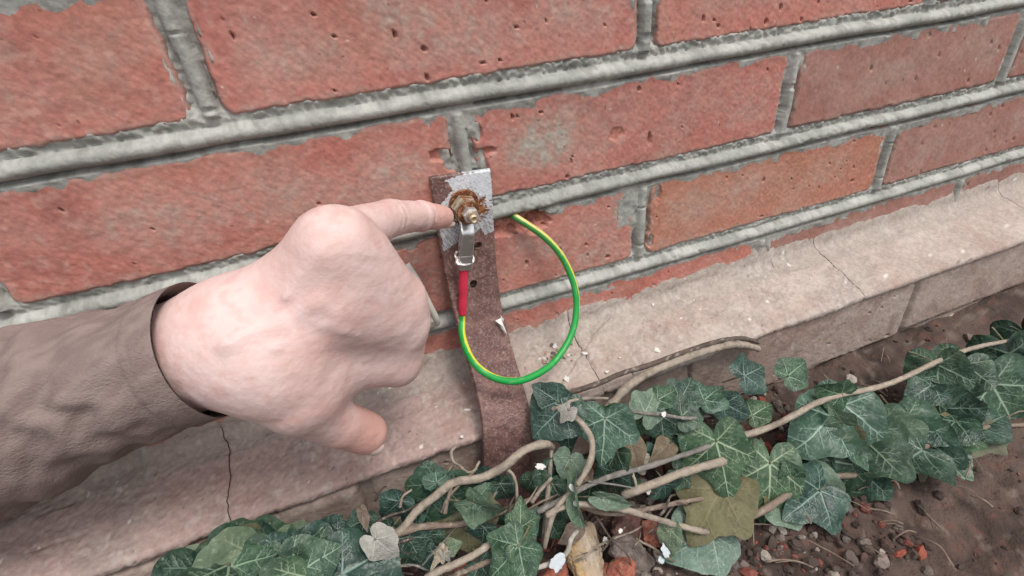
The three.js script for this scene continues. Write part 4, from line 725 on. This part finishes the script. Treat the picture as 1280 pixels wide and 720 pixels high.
  flake(onIvy(757, 676, .004), .0028, .0034, 26, [-.7, .3, .2], 'white paint crumb on the dark soil right of the tan chip', null);
  flake(onIvy(720, 629, .034), .0022, .003, 27, [-.5, .3, .2], 'white speck of paint on the edge-on ivy leaf', null);
  flake(onIvy(811, 614, .020), .0035, .0026, 28, [-.7, .3, .2], 'white paint flake just under the thick pale stem at right', null);
  flake(onIvy(830, 518, .026), .0032, .0024, 29, [-.7, .3, .2], 'white paint flake on the thin grey stem at right', null);
  flake(onIvy(776, 664, .022), .0024, .0018, 30, [-.7, .3, .2], 'white paint speck on the maroon clod', null);
  flake(onIvy(716, 610, .036), .0022, .004, 31, [-.7, .3, .5], 'white paint mark on the curved pale stem above the edge-on leaf', null);
  // crumbs caught on the ledge
  const R = mulberry(77), gs = [], cl = onY(680, 441, -.122);
  for (let i = 0; i < 70; i++) { const a = R() * 6.28, d = Math.abs(R() + R() - 1) * .022, x = cl.x + Math.cos(a) * d * 1.0 + .004, z = cl.z + Math.sin(a) * d * .7 + .006, r = .0005 + R() * R() * .0018; const g = rockGeo(r * 1.5, r * .7, r, 300 + i, R() < .45 ? tintOf([.10, .08, .07], [.2, .17, .15], [.05, .04, .04]) : R() < .5 ? tintOf([.5, .47, .44], [.66, .64, .6], [.4, .36, .32]) : tintOf([.3, .2, .16], [.4, .28, .22], [.2, .14, .12]), .67); g.rotateY(R() * 6); g.translate(x, -.1160 - .0165 * Math.min(1, Math.max(0, z / .06)) + r * .5, z); gs.push(g); }
  const cg = mergeGeometries(gs), o = cl.clone(); const cm = single('ledge_crumbs', shift(cg, o), M.vc, 'dark and pale crumbs of debris on the ledge inside the cable loop', 'debris', o); cm.userData.kind = 'stuff';
  // grit and litter over the soil: too many to count
  const gg = new THREE.IcosahedronGeometry(1, 1); { const p = gg.attributes.position; for (let i = 0; i < p.count; i++) { const x = p.getX(i), y = p.getY(i), z = p.getZ(i), k = .75 + .5 * h3(Math.round(x * 50), Math.round(y * 50), Math.round(z * 50)); p.setXYZ(i, x * k, y * k, z * k); } gg.computeVertexNormals(); }
  const NG = 5200, im = new THREE.InstancedMesh(gg, new THREE.MeshStandardMaterial({ roughness: .95, bumpMap: grainBump, bumpScale: .0004, flatShading: true }), NG), mt = new THREE.Matrix4(), qq = new THREE.Quaternion(), eu = new THREE.Euler(), cc = new THREE.Color();
  const pal = [[.07, .05, .042], [.055, .038, .032], [.11, .085, .075], [.30, .085, .055], [.20, .065, .05], [.16, .13, .115], [.085, .05, .042], [.34, .30, .26]];
  for (let i = 0; i < NG; i++) { const x = -.36 + R() * (i < 4200 ? .60 : 1.6), z = .062 + R() * (i < 4200 ? .15 : .3), r = .0007 + R() ** 3 * .0045; mt.compose(V(x, groundY(x, z) + r * .4, z), qq.setFromEuler(eu.set(R() * 6, R() * 6, R() * 6)), V(r * (.8 + R() * .8), r * (.5 + R() * .5), r)); im.setMatrixAt(i, mt); const p = pal[Math.floor(R() ** 1.3 * pal.length)], k = .7 + R() * .6; im.setColorAt(i, cc.setRGB(p[0] * k, p[1] * k, p[2] * k)); }
  im.name = 'soil_grit'; im.userData = { kind: 'stuff', label: 'grit, brick crumbs and dark bits over the soil', category: 'grit' }; shadowy(im); scene.add(im);
  // fine dead twigs and stalks
  const tg = []; for (let i = 0; i < 150; i++) { const x = -.30 + R() * .75, z = .075 + R() * .13, a = R() * 6.28, l = .008 + R() * .022, y = groundY(x, z) + .003 + R() * .006; const P = [V(x, y, z), V(x + Math.cos(a) * l * .5 + (R() - .5) * .004, y + .002 + R() * .004, z + Math.sin(a) * l * .5), V(x + Math.cos(a) * l, y + (R() - .4) * .006, z + Math.sin(a) * l)]; tg.push(tubeGeo(P, .0003 + R() * .0005, { ring: 5, seg: 6, col: () => mix3([.10, .07, .055], [.27, .21, .16], R()) })); }
  const tw = single('dead_twigs', mergeGeometries(tg), M.vc, 'fine dead twigs and stalks strewn over the soil', 'twigs'); tw.userData.kind = 'stuff';
}
renderer.render(scene, camera);
